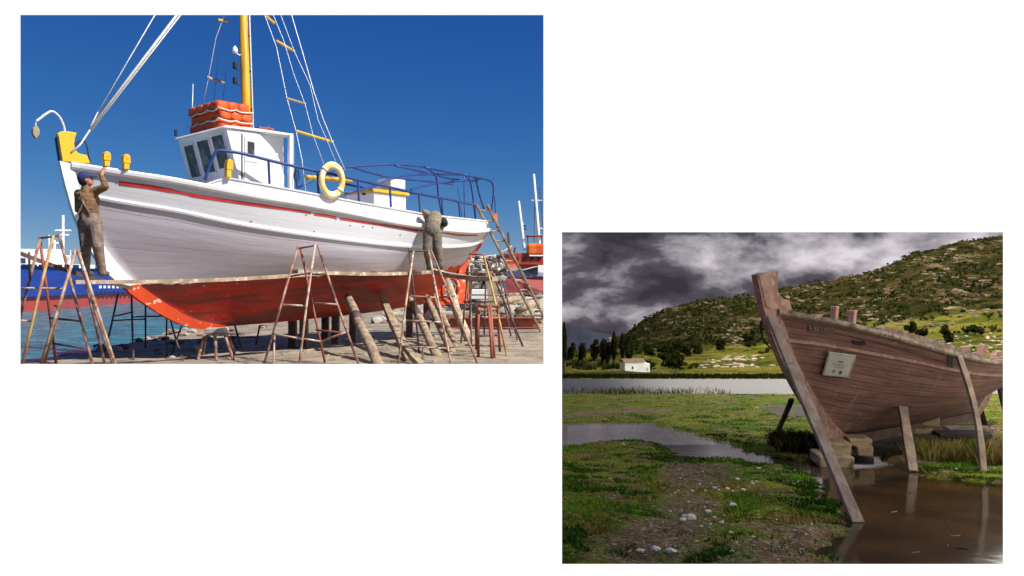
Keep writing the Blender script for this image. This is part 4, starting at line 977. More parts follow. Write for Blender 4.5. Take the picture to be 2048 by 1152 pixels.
# boats on the hard at the right, beyond the rubble
rb_ = root('laid_up_trawler', (1.0, 47, GZ+.4), 'red and orange fishing boat with navy topsides laid up beyond the ladder', 'boat')
def bx(px0, px1, r0, r1, d, dep, m, par, name, bev=.03):
    a, b = P(px0, r1, d), P(px1, r0, d)
    return MB().prism([(a.x, d, a.z), (b.x, d, a.z), (b.x, d, b.z), (a.x, d, b.z)], (0, dep, 0)).build(name, M[m], par, bevel=bev)
d_ = 42.0
mb = MB()
def hullside(par, x0, x1, rows, d, dep, mats, rake):
    mb = MB()
    for k in range(len(rows)-1):
        r0, r1 = rows[k], rows[k+1]; q0 = rake*(1-k/(len(rows)-1)); q1 = rake*(1-(k+1)/(len(rows)-1))
        a, b, c, e = P(x0-q0*0+(rake-q0), r0, d), P(x1, r0-2, d+1.2), P(x1, r1-2, d+1.2-.25*k), P(x0+(rake-q1), r1, d)
        mb.prism([a, b, c, e], (0, dep, 0), k)
    return mb.build('hull', [M[m] for m in mats], par)
hullside(rb_, 1001, 1091, [528, 536, 556, 586], d_, 2.2, ['redboat', 'navyhull', 'maroon'], 10)
bx(1008, 1091, 506, 530, d_+.4, 1.6, 'redboat', rb_, 'deckhouse'); oc = bx(1054, 1091, 487, 510, d_+.2, 1.4, 'orangeboat', rb_, 'wheelhouse', .12)
bx(1058, 1091, 510, 513, d_+.1, .1, 'shipwhite', rb_, 'trim')
for k in range(4): bx(1030+15*k, 1037+15*k, 514, 521, d_+.36, .05, 'dark', rb_, 'window', 0)
bx(1052, 1086, 470, 473, d_+.6, .9, 'redboat', rb_, 'canopy')
bx(1076, 1087, 530, 545, d_-.1, .1, 'shipwhite', rb_, 'name_board', 0)
for (x0, r0, x1, r1, r) in ((1067, 348, 1079, 488, .075), (1080, 375, 1087, 470, .03), (1037, 402, 1049, 500, .07), (1045, 445, 1047, 500, .04), (1016, 465, 1020, 508, .06), (1070, 390, 1068, 486, .02), (1055, 473, 1056, 488, .03), (1083, 473, 1083, 488, .03), (1004, 505, 1024, 492, .05), (1030, 495, 1028, 508, .05)):
    MB().tube([P(x1, r1, d_+.8), P(x0, r0, d_+.8)], r, 7).build('mast' if r > .05 else 'stay', M['shipwhite'] if r1 < 505 and r > .03 else M['rustdark'], rb_)
for (x0, x1, rr_) in ((1063, 1084, 401), (1071, 1087, 457), (1043, 1053, 452), (1043, 1053, 458)):
    MB().tube([P(x0, rr_, d_+.8), P(x1, rr_, d_+.8)], .035, 6).build('yard', M['shipwhite'] if rr_ < 410 or x0 > 1060 else M['dark'], rb_)
MB().tube([P(a, b, d_-.05) for a, b in crom([(1000, 532), (1012, 541), (1028, 541), (1045, 540), (1070, 534), (1085, 531)], 4)], .035, 6).build('fender_rope', M['rope'], rb_)
sb = root('small_blue_boat', P(950, 590, 34), 'small dark blue boat with white cabin half hidden behind the stern trestles', 'boat')
hullside(sb, 928, 998, [528, 535, 552, 580], 35, 2.0, ['shipwhite', 'navyhull', 'redboat'], 8); bx(945, 962, 524, 540, 34.8, .5, 'shipwhite', sb, 'cabin'); bx(968, 974, 512, 560, 34.6, .3, 'shipwhite', sb, 'mast')
for k, (x, top, h) in enumerate([(940, 519, 8), (953, 513, 8), (965, 511, 9), (990, 514, 9)]):
    pass
# scrap pile behind the stern
mb = MB()
for k in range(110):
    x = rnd.uniform(930, 1000); r_ = rnd.uniform(512, 545); d = rnd.uniform(30, 33); a = P(x, r_, d); a2 = a+Vector((rnd.uniform(-.5, .5), rnd.uniform(-.2, .2), rnd.uniform(-.25, .3)))
    mb.tube([a, a2], rnd.choice([.03, .05, .08]), 6, m=rnd.choice([0, 0, 1, 2]))
for k in range(90):
    x = rnd.uniform(925, 1002); d = rnd.uniform(31, 33.5); mb.blob(P(x, rnd.uniform(525, 590), d), .28, .25, .2, k, .4, 1, rnd.choice([0, 0, 1]))
o = mb.build('scrap_heap', [M['stone'], M['rustdark'], M['rope']]); tag(o, None, None, kind='stuff')
# ================================================================ right place: sloping wet meadow under a storm sky
HR = 722.0; HG = 1.39; SL = (HR-HOR)/F
def rz0(y): return -HG-SL*y
def rdep(row): return HG*F/(row-HR)
def rg(px, row):        # plane point of the meadow seen at a pixel
    y = rdep(row); return ((px-1024)/F*y, y)
def inpoly(x, y, poly):
    c = False; n = len(poly); j_ = n-1
    for i in range(n):
        xi, yi = poly[i]; xj, yj = poly[j_]
        if (yi > y) != (yj > y) and x < (xj-xi)*(y-yi)/(yj-yi)+xi: c = not c
        j_ = i
    return c
def segd(x, y, poly):
    best = 1e9; n = len(poly)
    for i in range(n):
        ax, ay = poly[i]; bx_, by = poly[(i+1) % n]; dx, dy = bx_-ax, by-ay; t = max(0, min(1, ((x-ax)*dx+(y-ay)*dy)/(dx*dx+dy*dy+1e-9)))
        best = min(best, (x-ax-t*dx)**2+(y-ay-t*dy)**2)
    return math.sqrt(best)
PUD = [[rg(*q) for q in pl] for pl in (
    [(1100, 846), (1200, 843), (1300, 846), (1345, 856), (1400, 872), (1480, 898), (1540, 912), (1600, 922), (1600, 936), (1540, 930), (1450, 920), (1370, 916), (1325, 893), (1270, 882), (1190, 886), (1100, 903)],
    [(1600, 905), (1700, 900), (1800, 925), (1850, 955), (1950, 962), (2060, 975), (2060, 1150), (1640, 1150), (1665, 1090), (1720, 1052), (1705, 1030), (1650, 1000), (1632, 960), (1600, 940)],
    [(1512, 812), (1560, 808), (1620, 810), (1620, 836), (1570, 836), (1535, 826)],
    [(1370, 806), (1480, 803), (1480, 807), (1370, 810)], [(1440, 792), (1600, 791), (1600, 794), (1440, 795)])]
DRY = [[rg(*q) for q in pl] for pl in (
    [(1215, 1085), (1290, 1060), (1330, 1040), (1350, 1010), (1400, 990), (1420, 1040), (1400, 1090), (1330, 1135), (1200, 1150)],
    [(1124, 830), (1230, 818), (1360, 820), (1330, 828), (1240, 828), (1124, 840)], [(1560, 1060), (1700, 1050), (1640, 1150), (1450, 1150)], [(1600, 880), (1760, 868), (2010, 850), (2010, 905), (1860, 930), (1640, 925)],
    [(1330, 930), (1450, 935), (1440, 960), (1380, 1000), (1340, 985)])]
BB = [(min(q[0] for q in p), max(q[0] for q in p), min(q[1] for q in p), max(q[1] for q in p)) for p in PUD+DRY]
def sdist(x, y, k, poly):
    b = BB[k]
    if x < b[0]-1 or x > b[1]+1 or y < b[2]-1 or y > b[3]+1: return -1.0
    d = segd(x, y, poly); return d if inpoly(x, y, poly) else -d
HULL_SHADE = [rg(*q) for q in [(1640, 925), (1690, 872), (1760, 856), (1930, 836), (2000, 846), (1960, 872), (1830, 905), (1760, 925)]]  # deep shade below the old hull, painted on the ground as a dark patch
LAKE0, LAKE1 = 34.0, 62.5
def wet(x, y):          # >0 in a pool
    w = max(sdist(x, y, k, p) for k, p in enumerate(PUD)); w += (.24*nz3(x, y, 1.6, 5)+.14*nz3(x, y, 5, 6)+.07*nz3(x, y, 13, 6))*(.7+y*.03)
    lk = min(y-LAKE0-.6*nz3(x, y, .4, 7), LAKE1-y+.04*(x-15)); return max(w, lk*.3)
def dry(x, y): return max(sdist(x, y, len(PUD)+k, p) for k, p in enumerate(DRY))+.25*nz3(x, y, 1.2, 8)+.12*nz3(x, y, 4, 9)
def rz(x, y):
    w = wet(x, y); e = max(-1, min(1, w/.25)); bump = .035*nz3(x, y, .8, 3)+.03*nz3(x, y, 2.7, 4)+.014*nz3(x, y, 7, 4)
    s = (1-e)/2; return rz0(y)-.07*(1-s)+s*(.035+max(-.02, bump))
def meadow_mat():
    m = bpy.data.materials.new('meadow'); m.use_nodes = True; N = m.node_tree.nodes; L = m.node_tree.links; b = N['Principled BSDF']
    at = N.new('ShaderNodeVertexColor'); at.layer_name = 'cover'; sp_ = N.new('ShaderNodeSeparateColor'); L.new(at.outputs[0], sp_.inputs[0])
    tc = N.new('ShaderNodeTexCoord')
    def nz(s, d=5):
        n = N.new('ShaderNodeTexNoise'); n.inputs['Scale'].default_value = s; n.inputs['Detail'].default_value = d; L.new(tc.outputs['Object'], n.inputs[0]); return n.outputs[0]
    def rng(x, a, c):
        r = N.new('ShaderNodeMapRange'); r.inputs[1].default_value = a; r.inputs[2].default_value = c; L.new(x, r.inputs[0]); return r.outputs[0]
    def mix(f, c1, c2):
        x = N.new('ShaderNodeMix'); x.data_type = 'RGBA'; L.new(f, x.inputs[0])
        for k, c in ((6, c1), (7, c2)):
            if isinstance(c, tuple): x.inputs[k].default_value = (*c, 1)
            else: L.new(c, x.inputs[k])
        return x.outputs[2]
    g = mix(rng(nz(1.1), .4, .6), (.05, .125, .006), (.16, .18, .014)); g = mix(rng(nz(2.6, 7), .48, .60), g, (.15, .115, .045)); g = mix(rng(nz(7, 7), .56, .66), g, (.11, .065, .03)); g = mix(rng(nz(20), .60, .68), g, (.36, .31, .22)); g = mix(rng(nz(4.5, 8), .60, .66), g, (.020, .04, .008))
    s = mix(rng(nz(3), .4, .6), (.19, .115, .07), (.11, .068, .038)); s = mix(rng(nz(9, 8), .5, .62), s, (.10, .10, .03)); s = mix(rng(nz(16), .56, .66), s, (.32, .25, .18)); s = mix(rng(nz(38), .60, .68), s, (.44, .38, .30))
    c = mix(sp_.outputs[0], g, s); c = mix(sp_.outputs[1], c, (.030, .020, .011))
    L.new(c, b.inputs['Base Color']); b.inputs['Roughness'].default_value = .95; b.inputs['Specular IOR Level'].default_value = .02
    bp = N.new('ShaderNodeBump'); bp.inputs['Distance'].default_value = .05; L.new(nz(22, 6), bp.inputs['Height']); L.new(bp.outputs[0], b.inputs['Normal']); return m
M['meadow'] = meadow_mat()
ys = [4.15]
while ys[-1] < 112: ys.append(ys[-1]+max(.055, ys[-1]*.0085))
def xr(y): return (.0505*y, .70*y+.6)
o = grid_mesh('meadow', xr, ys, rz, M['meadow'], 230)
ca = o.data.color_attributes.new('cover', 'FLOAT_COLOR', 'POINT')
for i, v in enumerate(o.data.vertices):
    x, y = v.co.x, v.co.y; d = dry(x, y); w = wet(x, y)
    ca.data[i].color = (max(0, min(1, .5+d*2.2)), max(0, min(1, .5+w*5), min(1, .8+2*segd(x, y, HULL_SHADE)) if inpoly(x, y, HULL_SHADE) else 0), 0, 1)  # second channel: pool beds, and the painted shade below the hull
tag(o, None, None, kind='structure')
# bank between the boatyard and the lower meadow
mb = MB(); yy = [4.15+i*1.2 for i in range(91)]
for y in yy: mb.v += [Vector((.0456*y, y, -1.62)), Vector((.0506*y, y, rz0(y)-.1))]
for i in range(len(yy)-1): mb.f.append((2*i, 2*i+1, 2*i+3, 2*i+2)); mb.m.append(0)
o = mb.build('bank', mat('earth_bank', (.2, .16, .11), None, 3, .95)); tag(o, None, None, kind='structure')
def pool_mat(name, base, rough=.03, bump=.004, sc=6, spec=.5):
    m = bpy.data.materials.new(name); m.use_nodes = True; N = m.node_tree.nodes; L = m.node_tree.links; b = N['Principled BSDF']
    tc = N.new('ShaderNodeTexCoord'); n1 = N.new('ShaderNodeTexNoise'); n1.inputs['Scale'].default_value = sc; n1.inputs['Detail'].default_value = 3; L.new(tc.outputs['Object'], n1.inputs[0])
    bp = N.new('ShaderNodeBump'); bp.inputs['Distance'].default_value = bump; L.new(n1.outputs[0], bp.inputs['Height']); L.new(bp.outputs[0], b.inputs['Normal'])
    n2 = N.new('ShaderNodeTexNoise'); n2.inputs['Scale'].default_value = 1.2; n2.inputs['Detail'].default_value = 6; L.new(tc.outputs['Object'], n2.inputs[0])
    x = N.new('ShaderNodeMix'); x.data_type = 'RGBA'; r = N.new('ShaderNodeMapRange'); r.inputs[1].default_value = .4; r.inputs[2].default_value = .65; L.new(n2.outputs[0], r.inputs[0]); L.new(r.outputs[0], x.inputs[0])
    x.inputs[6].default_value = (*base[0], 1); x.inputs[7].default_value = (*base[1], 1); L.new(x.outputs[2], b.inputs['Base Color'])
    b.inputs['Roughness'].default_value = rough; b.inputs['IOR'].default_value = 1.33; b.inputs['Specular IOR Level'].default_value = spec; return m
pm = pool_mat('peaty_water', ((.010, .009, .004), (.055, .030, .010)), .09, .0015, 4, .22)
def wplane(y0, y1, name, m, dz=-.012, s0=.0508, s1=None):
    a0, a1 = s0*y0, (s1*y0 if s1 else .70*y0+.6); b0, b1 = s0*y1, (s1*y1 if s1 else .70*y1+.6)
    o = MB().quad((a0, y0, rz0(y0)+dz), (a1, y0, rz0(y0)+dz), (b1, y1, rz0(y1)+dz), (b0, y1, rz0(y1)+dz)).build(name, m); tag(o, None, None, kind='structure')
wplane(4.2, 13.4, 'pool_water', pm); wplane(13.4, 33, 'shallow_water', pool_mat('sky_painted_water', ((.13, .115, .110), (.18, .16, .145)), .10, .004, 6), s1=.385); wplane(13.4, 20, 'pool_water', pm, s0=.385); wplane(33, 64, 'lake_water', pool_mat('lake_water', ((.05, .047, .05), (.07, .066, .07)), .35, .03, 2.2, .14))  # grey base colour of the shallow plane paints in reflected sky
# ---- grass blades and tufts
gm = [mat('grass_green', (.075, .19, .012), (.14, .27, .02), 2, .9, spec=.05), mat('grass_olive', (.17, .20, .02), (.24, .23, .04), 2, .9, spec=.05), mat('grass_dry', (.34, .25, .09), (.24, .17, .06), 2, .9, spec=.05), mat('grass_deep', (.028, .085, .008), (.05, .12, .012), 2, .9, spec=.05)]
gm += [mat('reed_brown', (.075, .05, .022), (.045, .03, .014), 3, .95, spec=.05), mat('reed_dark', (.02, .018, .009), (.03, .024, .012), 3, .95, spec=.05)]
def grass(n, y0, y1, h0, h1, name='grass'):
    mb = MB(); V = mb.v; Fc = mb.f; Mi = mb.m
    k = 0; tries = 0
    while k < n and tries < n*6:
        tries += 1
        # density even in the picture: sample a row
        r0, r1 = HR+HG*F/y1, HR+HG*F/y0; row = rnd.uniform(r0, r1); y = rdep(row); px = rnd.uniform(1105, 2040); x = (px-1024)/F*y
        if wet(x, y) > -.03-.02*rnd.random(): continue
        d = dry(x, y)
        if d > -.12 and rnd.random() < .94: continue
        if nz3(x, y, 1.3, 16)+.7*nz3(x, y, 4.5, 17) > .22 and rnd.random() < .85: continue
        t = nz3(x, y, .9, 11)+.5*nz3(x, y, 3, 12)+rnd.uniform(-.3, .3)
        mt = 0 if t > 0 else (1 if t > -.30 else 2)
        if nz3(x, y, .7, 14)+.4*nz3(x, y, 2.2, 15) > .12: mt = 3
        if rnd.random() < .06: mt = 2
        h = rnd.uniform(h0, h1)*(1+.6*max(0, nz3(x, y, 1.5, 13))); w = h*.14+.0022*y*.35; a = rnd.uniform(0, math.pi); z = rz0(y)+.02+.03*max(-.5, nz3(x, y, .8, 3)); lx, ly = rnd.gauss(0, .4)*h, rnd.gauss(0, .4)*h
        nn = len(V); cx, cy = math.cos(a)*w, math.sin(a)*w
        V += [Vector((x-cx, y-cy, z)), Vector((x+cx, y+cy, z)), Vector((x+lx*.4+cx*.6, y+ly*.4+cy*.6, z+h*.6)), Vector((x+lx, y+ly, z+h))]
        Fc.append((nn, nn+1, nn+2, nn+3)); Mi.append(mt); k += 1
    o = mb.build(name, gm); tag(o, None, None, kind='stuff'); return o
grass(80000, 5.4, 33, .012, .038)
def tuft(px, row, h, n, spread, label, mt=2):
    x, y = rg(px, row); mb = MB(); z = rz0(y)
    for k in range(n):
        a = rnd.uniform(0, 6.28); r = spread*math.sqrt(rnd.random()); bx_, by = x+r*math.cos(a), y+r*math.sin(a)
        hh = h*rnd.uniform(.5, 1.1); w = .008+hh*.02; l = Vector((rnd.gauss(0, .22)*hh, rnd.gauss(0, .22)*hh, 0)); d = Vector((math.cos(a)*w, math.sin(a)*w, 0))
        b = Vector((bx_, by, z)); mb.quad(b-d, b+d, b+l*.4+d*.5+Vector((0, 0, hh*.6)), b+l+Vector((0, 0, hh)), rnd.choice([mt, mt, 1, 2] if mt < 4 else [4, 4, 4, 3, 2, 5]))
    o = mb.build('lake_reeds' if y > 20 else 'reed_tuft', gm, loc=(x, y, z))
    if y > 20: tag(o, None, None, kind='stuff')
    else: tag(o, label, 'grass tuft', 'tall grass tufts round the old boat')
tuft(1612, 908, .26, 2200, .42, 'dense brown clump of reeds behind the foot of the bow', 4); tuft(1588, 893, .24, 1500, .40, 'brown reeds left of the bow, by the thin dark prop', 4)
tuft(1890, 925, .30, 420, .28, 'dry yellow tuft between the short prop and the curved prop'); tuft(1990, 935, .34, 420, .24, 'dry yellow tuft right of the curved prop foot')
tuft(1850, 915, .26, 260, .3, 'thin green tuft beside the short prop foot', 1); tuft(1930, 900, .2, 260, .4, 'low green tuft under the stern half of the old boat', 0)
tuft(1650, 897, .22, 900, .3, 'dark reeds beside the timber blocks under the keel', 4)
for k, px in enumerate((1180, 1225, 1265, 1300, 1400)):
    tuft(px, 788, .24, 260, 1.3, ['dark reeds at the lake edge, leftmost clump', 'dark reeds at the lake edge, second clump', 'dark reeds at the lake edge, middle clump', 'dark reeds at the lake edge, fourth clump', 'dark reeds at the lake edge nearest the bow'][k], 4)
# ---- stones
M['whitestone'] = mat('white_limestone', (.78, .72, .60), (.58, .52, .42), 8, .95, .01)
spots = [(1380, 1047, .052, .05), (1364, 1050, .04, .02), (1487, 990, .035, .03), (1455, 987, .04, .02), (1416, 1028, .045, .02), (1505, 976, .03, .03), (1475, 966, .04, .02), (1430, 985, .04, .02), (1384, 986, .03, .02),
         (1442, 1063, .03, .03), (1461, 1078, .035, .03), (1505, 1086, .03, .03), (1340, 1118, .05, .03), (1280, 1112, .04, .03), (1310, 1108, .05, .03), (1588, 975, .025, .02), (1590, 948, .03, .015), (1246, 896, .05, .02),
         (1465, 1018, .05, .02), (1590, 1073, .025, .02), (1600, 1108, .025, .02), (1692, 1094, .02, .015), (1912, 943, .03, .02), (1520, 946, .03, .02), (1356, 985, .025, .02)]
for k in range(60): spots.append((rnd.gauss(1420, 90), rnd.uniform(940, 1126), rnd.uniform(.010, .026), .01))
for k, (px, row, s, h) in enumerate(spots):
    x, y = rg(px, row)
    if wet(x, y) > -.02: continue
    s *= 1 if k == 0 else .62
    z = rz(x, y)
    o = MB().blob((x, y, z+s*.35), s*1.2, s, s*.7, k+3, .35, 1 if s < .03 else 2).build('meadow_stone', M['whitestone'], loc=(x, y, z))
    tag(o, 'largest white stone on the bare earth of the meadow' if k == 0 else 'pale stone lying in the short grass of the meadow', 'stone', 'white stones on the meadow')
# ---- hill, fields, far mountain
rpx = [1090, 1124, 1200, 1253, 1297, 1326, 1371, 1400, 1444, 1515, 1553, 1612, 1659, 1718, 1780, 1848, 1892, 1943, 2010, 2100]
rrow = [705, 704, 700, 666, 637, 622, 609, 601, 594, 588, 581, 568, 563, 550, 531, 501, 489, 484, 473, 462]
fpx = [1090, 1200, 1260, 1330, 1400, 1500, 1600, 1700, 1850, 2010, 2100]; frow = [709, 708, 704, 700, 694, 682, 672, 655, 640, 612, 606]
Y0, YF, YR = 64.0, 170.0, 290.0
def hill_row(px, y):
    b = HR+HG*F/Y0; f = float(np.interp(px, fpx, frow)); r = float(np.interp(px, rpx, rrow))
    f = min(f, b-30)
    if y <= YF:
        v = (math.log(y/Y0))/math.log(YF/Y0); return b+(f-b)*(v**1.15)
    if y <= YR:
        v = (y-YF)/(YR-YF); return f+(r-f)*(v*.55+.45*math.sin(v*math.pi/2))
    return r+(y-YR)*.9
def hz_(x, y):
    px = 1024+F*x/y; r = hill_row(px, y); z = (HOR-r)/F*y
    k = min(1, (y-Y0)/30)
    return z+k*(.010*y*nz3(x, y, .035, 20)*.5+.006*y*nz3(x, y, .12, 21)+.003*y*nz3(x, y, .4, 22))
def hill_mat():
    m = bpy.data.materials.new('hill_scrub'); m.use_nodes = True; N = m.node_tree.nodes; L = m.node_tree.links; b = N['Principled BSDF']
    at = N.new('ShaderNodeVertexColor'); at.layer_name = 'cover'; sp_ = N.new('ShaderNodeSeparateColor'); L.new(at.outputs[0], sp_.inputs[0]); tc = N.new('ShaderNodeTexCoord')
    def nz(s, d=6, st=(1, 1, 1)):
        mp = N.new('ShaderNodeMapping'); mp.inputs['Scale'].default_value = st; L.new(tc.outputs['Object'], mp.inputs[0])
        n = N.new('ShaderNodeTexNoise'); n.inputs['Scale'].default_value = s; n.inputs['Detail'].default_value = d; n.inputs['Roughness'].default_value = .6; L.new(mp.outputs[0], n.inputs[0]); return n.outputs[0]
    def rng(x, a, c):
        r = N.new('ShaderNodeMapRange'); r.inputs[1].default_value = a; r.inputs[2].default_value = c; L.new(x, r.inputs[0]); return r.outputs[0]
    def mix(f, c1, c2):
        x = N.new('ShaderNodeMix'); x.data_type = 'RGBA'; L.new(f, x.inputs[0])
        for k, c in ((6, c1), (7, c2)):
            if isinstance(c, tuple): x.inputs[k].default_value = (*c, 1)
            else: L.new(c, x.inputs[k])
        return x.outputs[2]
    h = mix(rng(nz(.10), .42, .6), (.018, .016, .005), (.042, .031, .012)); h = mix(rng(nz(.22, 6, (1, .25, 1.6)), .54, .64), h, (.10, .07, .04)); h = mix(rng(nz(.5, 6), .5, .58), h, (.010, .012, .005)); h = mix(rng(nz(.30, 5, (.4, .2, 2)), .62, .67), h, (.17, .13, .09))
    f = mix(rng(nz(.07, 5, (.5, 1, 1)), .42, .56), (.045, .055, .007), (.115, .10, .018)); f = mix(rng(nz(.2, 6, (.4, 1, 1)), .52, .62), f, (.025, .032, .009)); f = mix(rng(nz(.45), .60, .66), f, (.20, .17, .12)); f = mix(rng(nz(.9), .56, .62), f, (.016, .022, .007))
    c = mix(sp_.outputs[0], f, h); L.new(c, b.inputs['Base Color']); b.inputs['Roughness'].default_value = 1; b.inputs['Specular IOR Level'].default_value = 0
    bp = N.new('ShaderNodeBump'); bp.inputs['Distance'].default_value = .8; L.new(nz(.6), bp.inputs['Height']); L.new(bp.outputs[0], b.inputs['Normal']); return m
ys = [62.6]
while ys[-1] < 330: ys.append(ys[-1]*1.013)
o = grid_mesh('hill', lambda y: (.0505*y, .70*y), ys, lambda x, y: hz_(x, max(y, Y0))-(0 if y > Y0 else .5), hill_mat(), 260)
ca = o.data.color_attributes.new('cover', 'FLOAT_COLOR', 'POINT')
for i, v in enumerate(o.data.vertices):
    x, y = v.co.x, v.co.y; k = (y-YF)/25+nz3(x, y, .05, 30)*1.2; ca.data[i].color = (max(0, min(1, .5+k)), 0, 0, 1)
tag(o, None, None, kind='structure')
mb = MB(); n = 60
mpx = [1085, 1124, 1160, 1190, 1225, 1260, 1300, 1340]; mrow = [653, 652, 656, 663, 670, 684, 694, 700]
for i in range(n+1):
    px = 1085+i*(1345-1085)/n; r = np.interp(px, mpx, mrow)+1.5*noise.noise(Vector((px*.06, 0, 0))); a = P(px, r, 400); b = P(px, 725, 345); mb.v += [a, (a+b)/2+Vector((0, 0, 1.5*noise.noise(Vector((px*.03, 4, 0))))), b]
for i in range(n):
    for j_ in range(2): mb.f.append((3*i+j_, 3*i+j_+1, 3*i+4+j_, 3*i+3+j_)); mb.m.append(0)
o = mb.build('far_mountain', mat('blue_mountain', (.030, .035, .062), (.022, .028, .05), .05, 1)); tag(o, None, None, kind='structure')
# ---- scrub and rocks on the hill
leafm = [mat('scrub_dark', (.008, .010, .003), (.014, .018, .005), .8, 1, spec=0), mat('scrub_olive', (.024, .027, .007), (.034, .034, .010), .8, 1, spec=0)]
mb = MB()
for k in range(3000):
    y = rnd.uniform(165, 290) if k % 4 else rnd.uniform(100, 170); px = rnd.uniform(1240 if y > 165 else 1124, 2020); x = (px-1024)/F*y
    if nz3(x, y, .08, 40) < -.05 and y > 165 and rnd.random() < .7: continue
    if y < 165 and nz3(x, y, .06, 41) < .12: continue
    s = rnd.uniform(.4, 1.25)*(.75 if y < 165 else 1); z = hz_(x, y); c = Vector((x, y, z))
    for q in range(7):
        a = rnd.uniform(0, 6.28); u = Vector((math.cos(a), math.sin(a), rnd.uniform(-.2, .9))); p = c+Vector((u.x*s*.7, u.y*s*.7, s*.25+u.z*s*.45)); v1 = Vector((rnd.gauss(0, 1), rnd.gauss(0, 1), rnd.gauss(0, 1))).normalized()*s*.55; v2 = v1.orthogonal().normalized()*s*.45
        mb.quad(p-v1, p-v2, p+v1, p+v2, 0 if rnd.random() < .72 else 1)
o = mb.build('hillside_scrub', leafm); tag(o, None, None, kind='stuff')
mb = MB()
for k in range(900):
    y = rnd.uniform(150, 285); px = rnd.uniform(1400, 2020); x = (px-1024)/F*y
    if nz3(x, y*.4, .12, 50) < .10: continue
    s = rnd.uniform(.25, .8); mb.blob((x, y, hz_(x, y)+.1), s*1.5, s, s*.6, k, .4, 1)
for k in range(260):
    y = rnd.uniform(95, 125); px = rnd.choice([rnd.gauss(1470, 26), rnd.uniform(1640, 2010)]); x = (px-1024)/F*y; s = rnd.uniform(.12, .34); mb.blob((x, y, hz_(x, y)+.05), s*1.5, s, s*.6, k, .4, 1, 1)
o = mb.build('hillside_rocks', [mat('hill_rock', (.15, .115, .08), (.08, .06, .04), .7, 1, spec=0), mat('field_rock', (.36, .30, .22), (.22, .18, .12), .9, 1, spec=0)]); tag(o, None, None, kind='stuff')
mb = MB()
for k in range(2600):
    px = rnd.uniform(1115, 1640); y = rnd.uniform(62.5, 66.5); x = (px-1024)/F*y; z = hz_(x, max(y, Y0))-.1; h = rnd.uniform(.15, .5); w = .12; l = rnd.gauss(0, .12)
    mb.quad((x-w, y, z), (x+w, y, z), (x+w*.4+l, y, z+h), (x-w*.3+l, y, z+h*.9), 0 if rnd.random() < .8 else 1)
o = mb.build('lakeside_reeds', leafm); tag(o, None, None, kind='stuff')
# ---- trees
def leafy(c, rx, ry, rz__, n, s, seed, dens=.75):
    mb = MB(); r_ = random.Random(seed); lobes = [(Vector((r_.gauss(0, .38), r_.gauss(0, .38), r_.gauss(0, .4))), r_.uniform(.35, .6)) for _ in range(8)]
    for k in range(n):
        lc, lr = r_.choice(lobes); v = Vector((r_.gauss(0, 1), r_.gauss(0, 1), r_.gauss(0, 1))).normalized()*lr*r_.uniform(.55, 1)+lc
        p = Vector(c)+Vector((v.x*rx, v.y*ry, v.z*rz__)); a = Vector((r_.gauss(0, 1), r_.gauss(0, 1), r_.gauss(0, 1))).normalized()*s*r_.uniform(.6, 1.3); b = a.orthogonal().normalized()*s*r_.uniform(.5, 1)
        mb.quad(p-a, p-b, p+a, p+b, 0 if r_.random() < dens else 1)
    return mb
bark = mat('bark', (.07, .05, .035), None, 6, .95)
def tree(px, y, top, wpx, label, group, cyp=False, seed=0, name='tree', m=None):
    x = (px-1024)/F*y; z = hz_(x, y); zt = (HOR-top)/F*y; h = zt-z; w = wpx/F*y/2
    t = root(name, (x, y, z), label, 'tree' if not name == 'bush' else 'bush', group)
    MB().tube([(x, y, z-.2), (x, y, z+h*.5), (x, y, z+h*.85)], .1, 6, rr=[.05*h, .03*h, .01*h]).build('trunk', bark, t)
    if cyp:
        mb = MB(); r_ = random.Random(seed)
        for k in range(1100):
            u = r_.random(); rad = w*math.sin(min(1, (u*.93+.07)*1.25)*math.pi/2)*(1-u**5)*r_.uniform(.6, 1.08); a = r_.uniform(0, 6.28)
            p = Vector((x+rad*math.cos(a), y+rad*math.sin(a), z+h*(.05+.97*u))); q = Vector((r_.gauss(0, .3), r_.gauss(0, .3), 1)).normalized()*h*.035; s2 = q.orthogonal().normalized()*h*.016; mb.quad(p-q, p-s2, p+q, p+s2)
        mb.build('crown', leafm, t)
    else:
        leafy((x, y, z+h*.55), w*1.15, w*1.15, h*.52, 900, max(w, h)*.10, seed).build('crown', m or leafm, t)
tree(1128, 75, 648, 12, 'tall black cypress at the left edge of the meadow view', 'cypresses', True, 1, 'cypress')
tree(1228, 118, 664, 13, 'slim cypress, leftmost of the three behind the white house', 'cypresses', True, 2, 'cypress')
tree(1245, 116, 666, 12, 'slim cypress, middle of the three behind the white house', 'cypresses', True, 3, 'cypress')
tree(1258, 112, 672, 22, 'broadest cypress, rightmost of the three, just above the white house', 'cypresses', True, 4, 'cypress')
tree(1352, 92, 712, 26, 'round dark bush standing alone right of the white house', 'bushes', False, 5, 'bush')
tree(1212, 120, 682, 20, 'dark rounded tree left of the cypresses', 'field trees', False, 6)
tl = [(1140, 125, 690, 16), (1165, 130, 688, 18), (1190, 128, 690, 20), (1330, 128, 680, 24), (1350, 130, 676, 28), (1372, 126, 680, 26), (1395, 130, 678, 24), (1330, 112, 698, 22), (1300, 132, 690, 18), (1440, 150, 672, 22), (1500, 150, 662, 26), (1700, 140, 654, 20), (1820, 140, 640, 20), (1842, 125, 648, 26), (1895, 120, 648, 22), (1950, 124, 640, 30)]
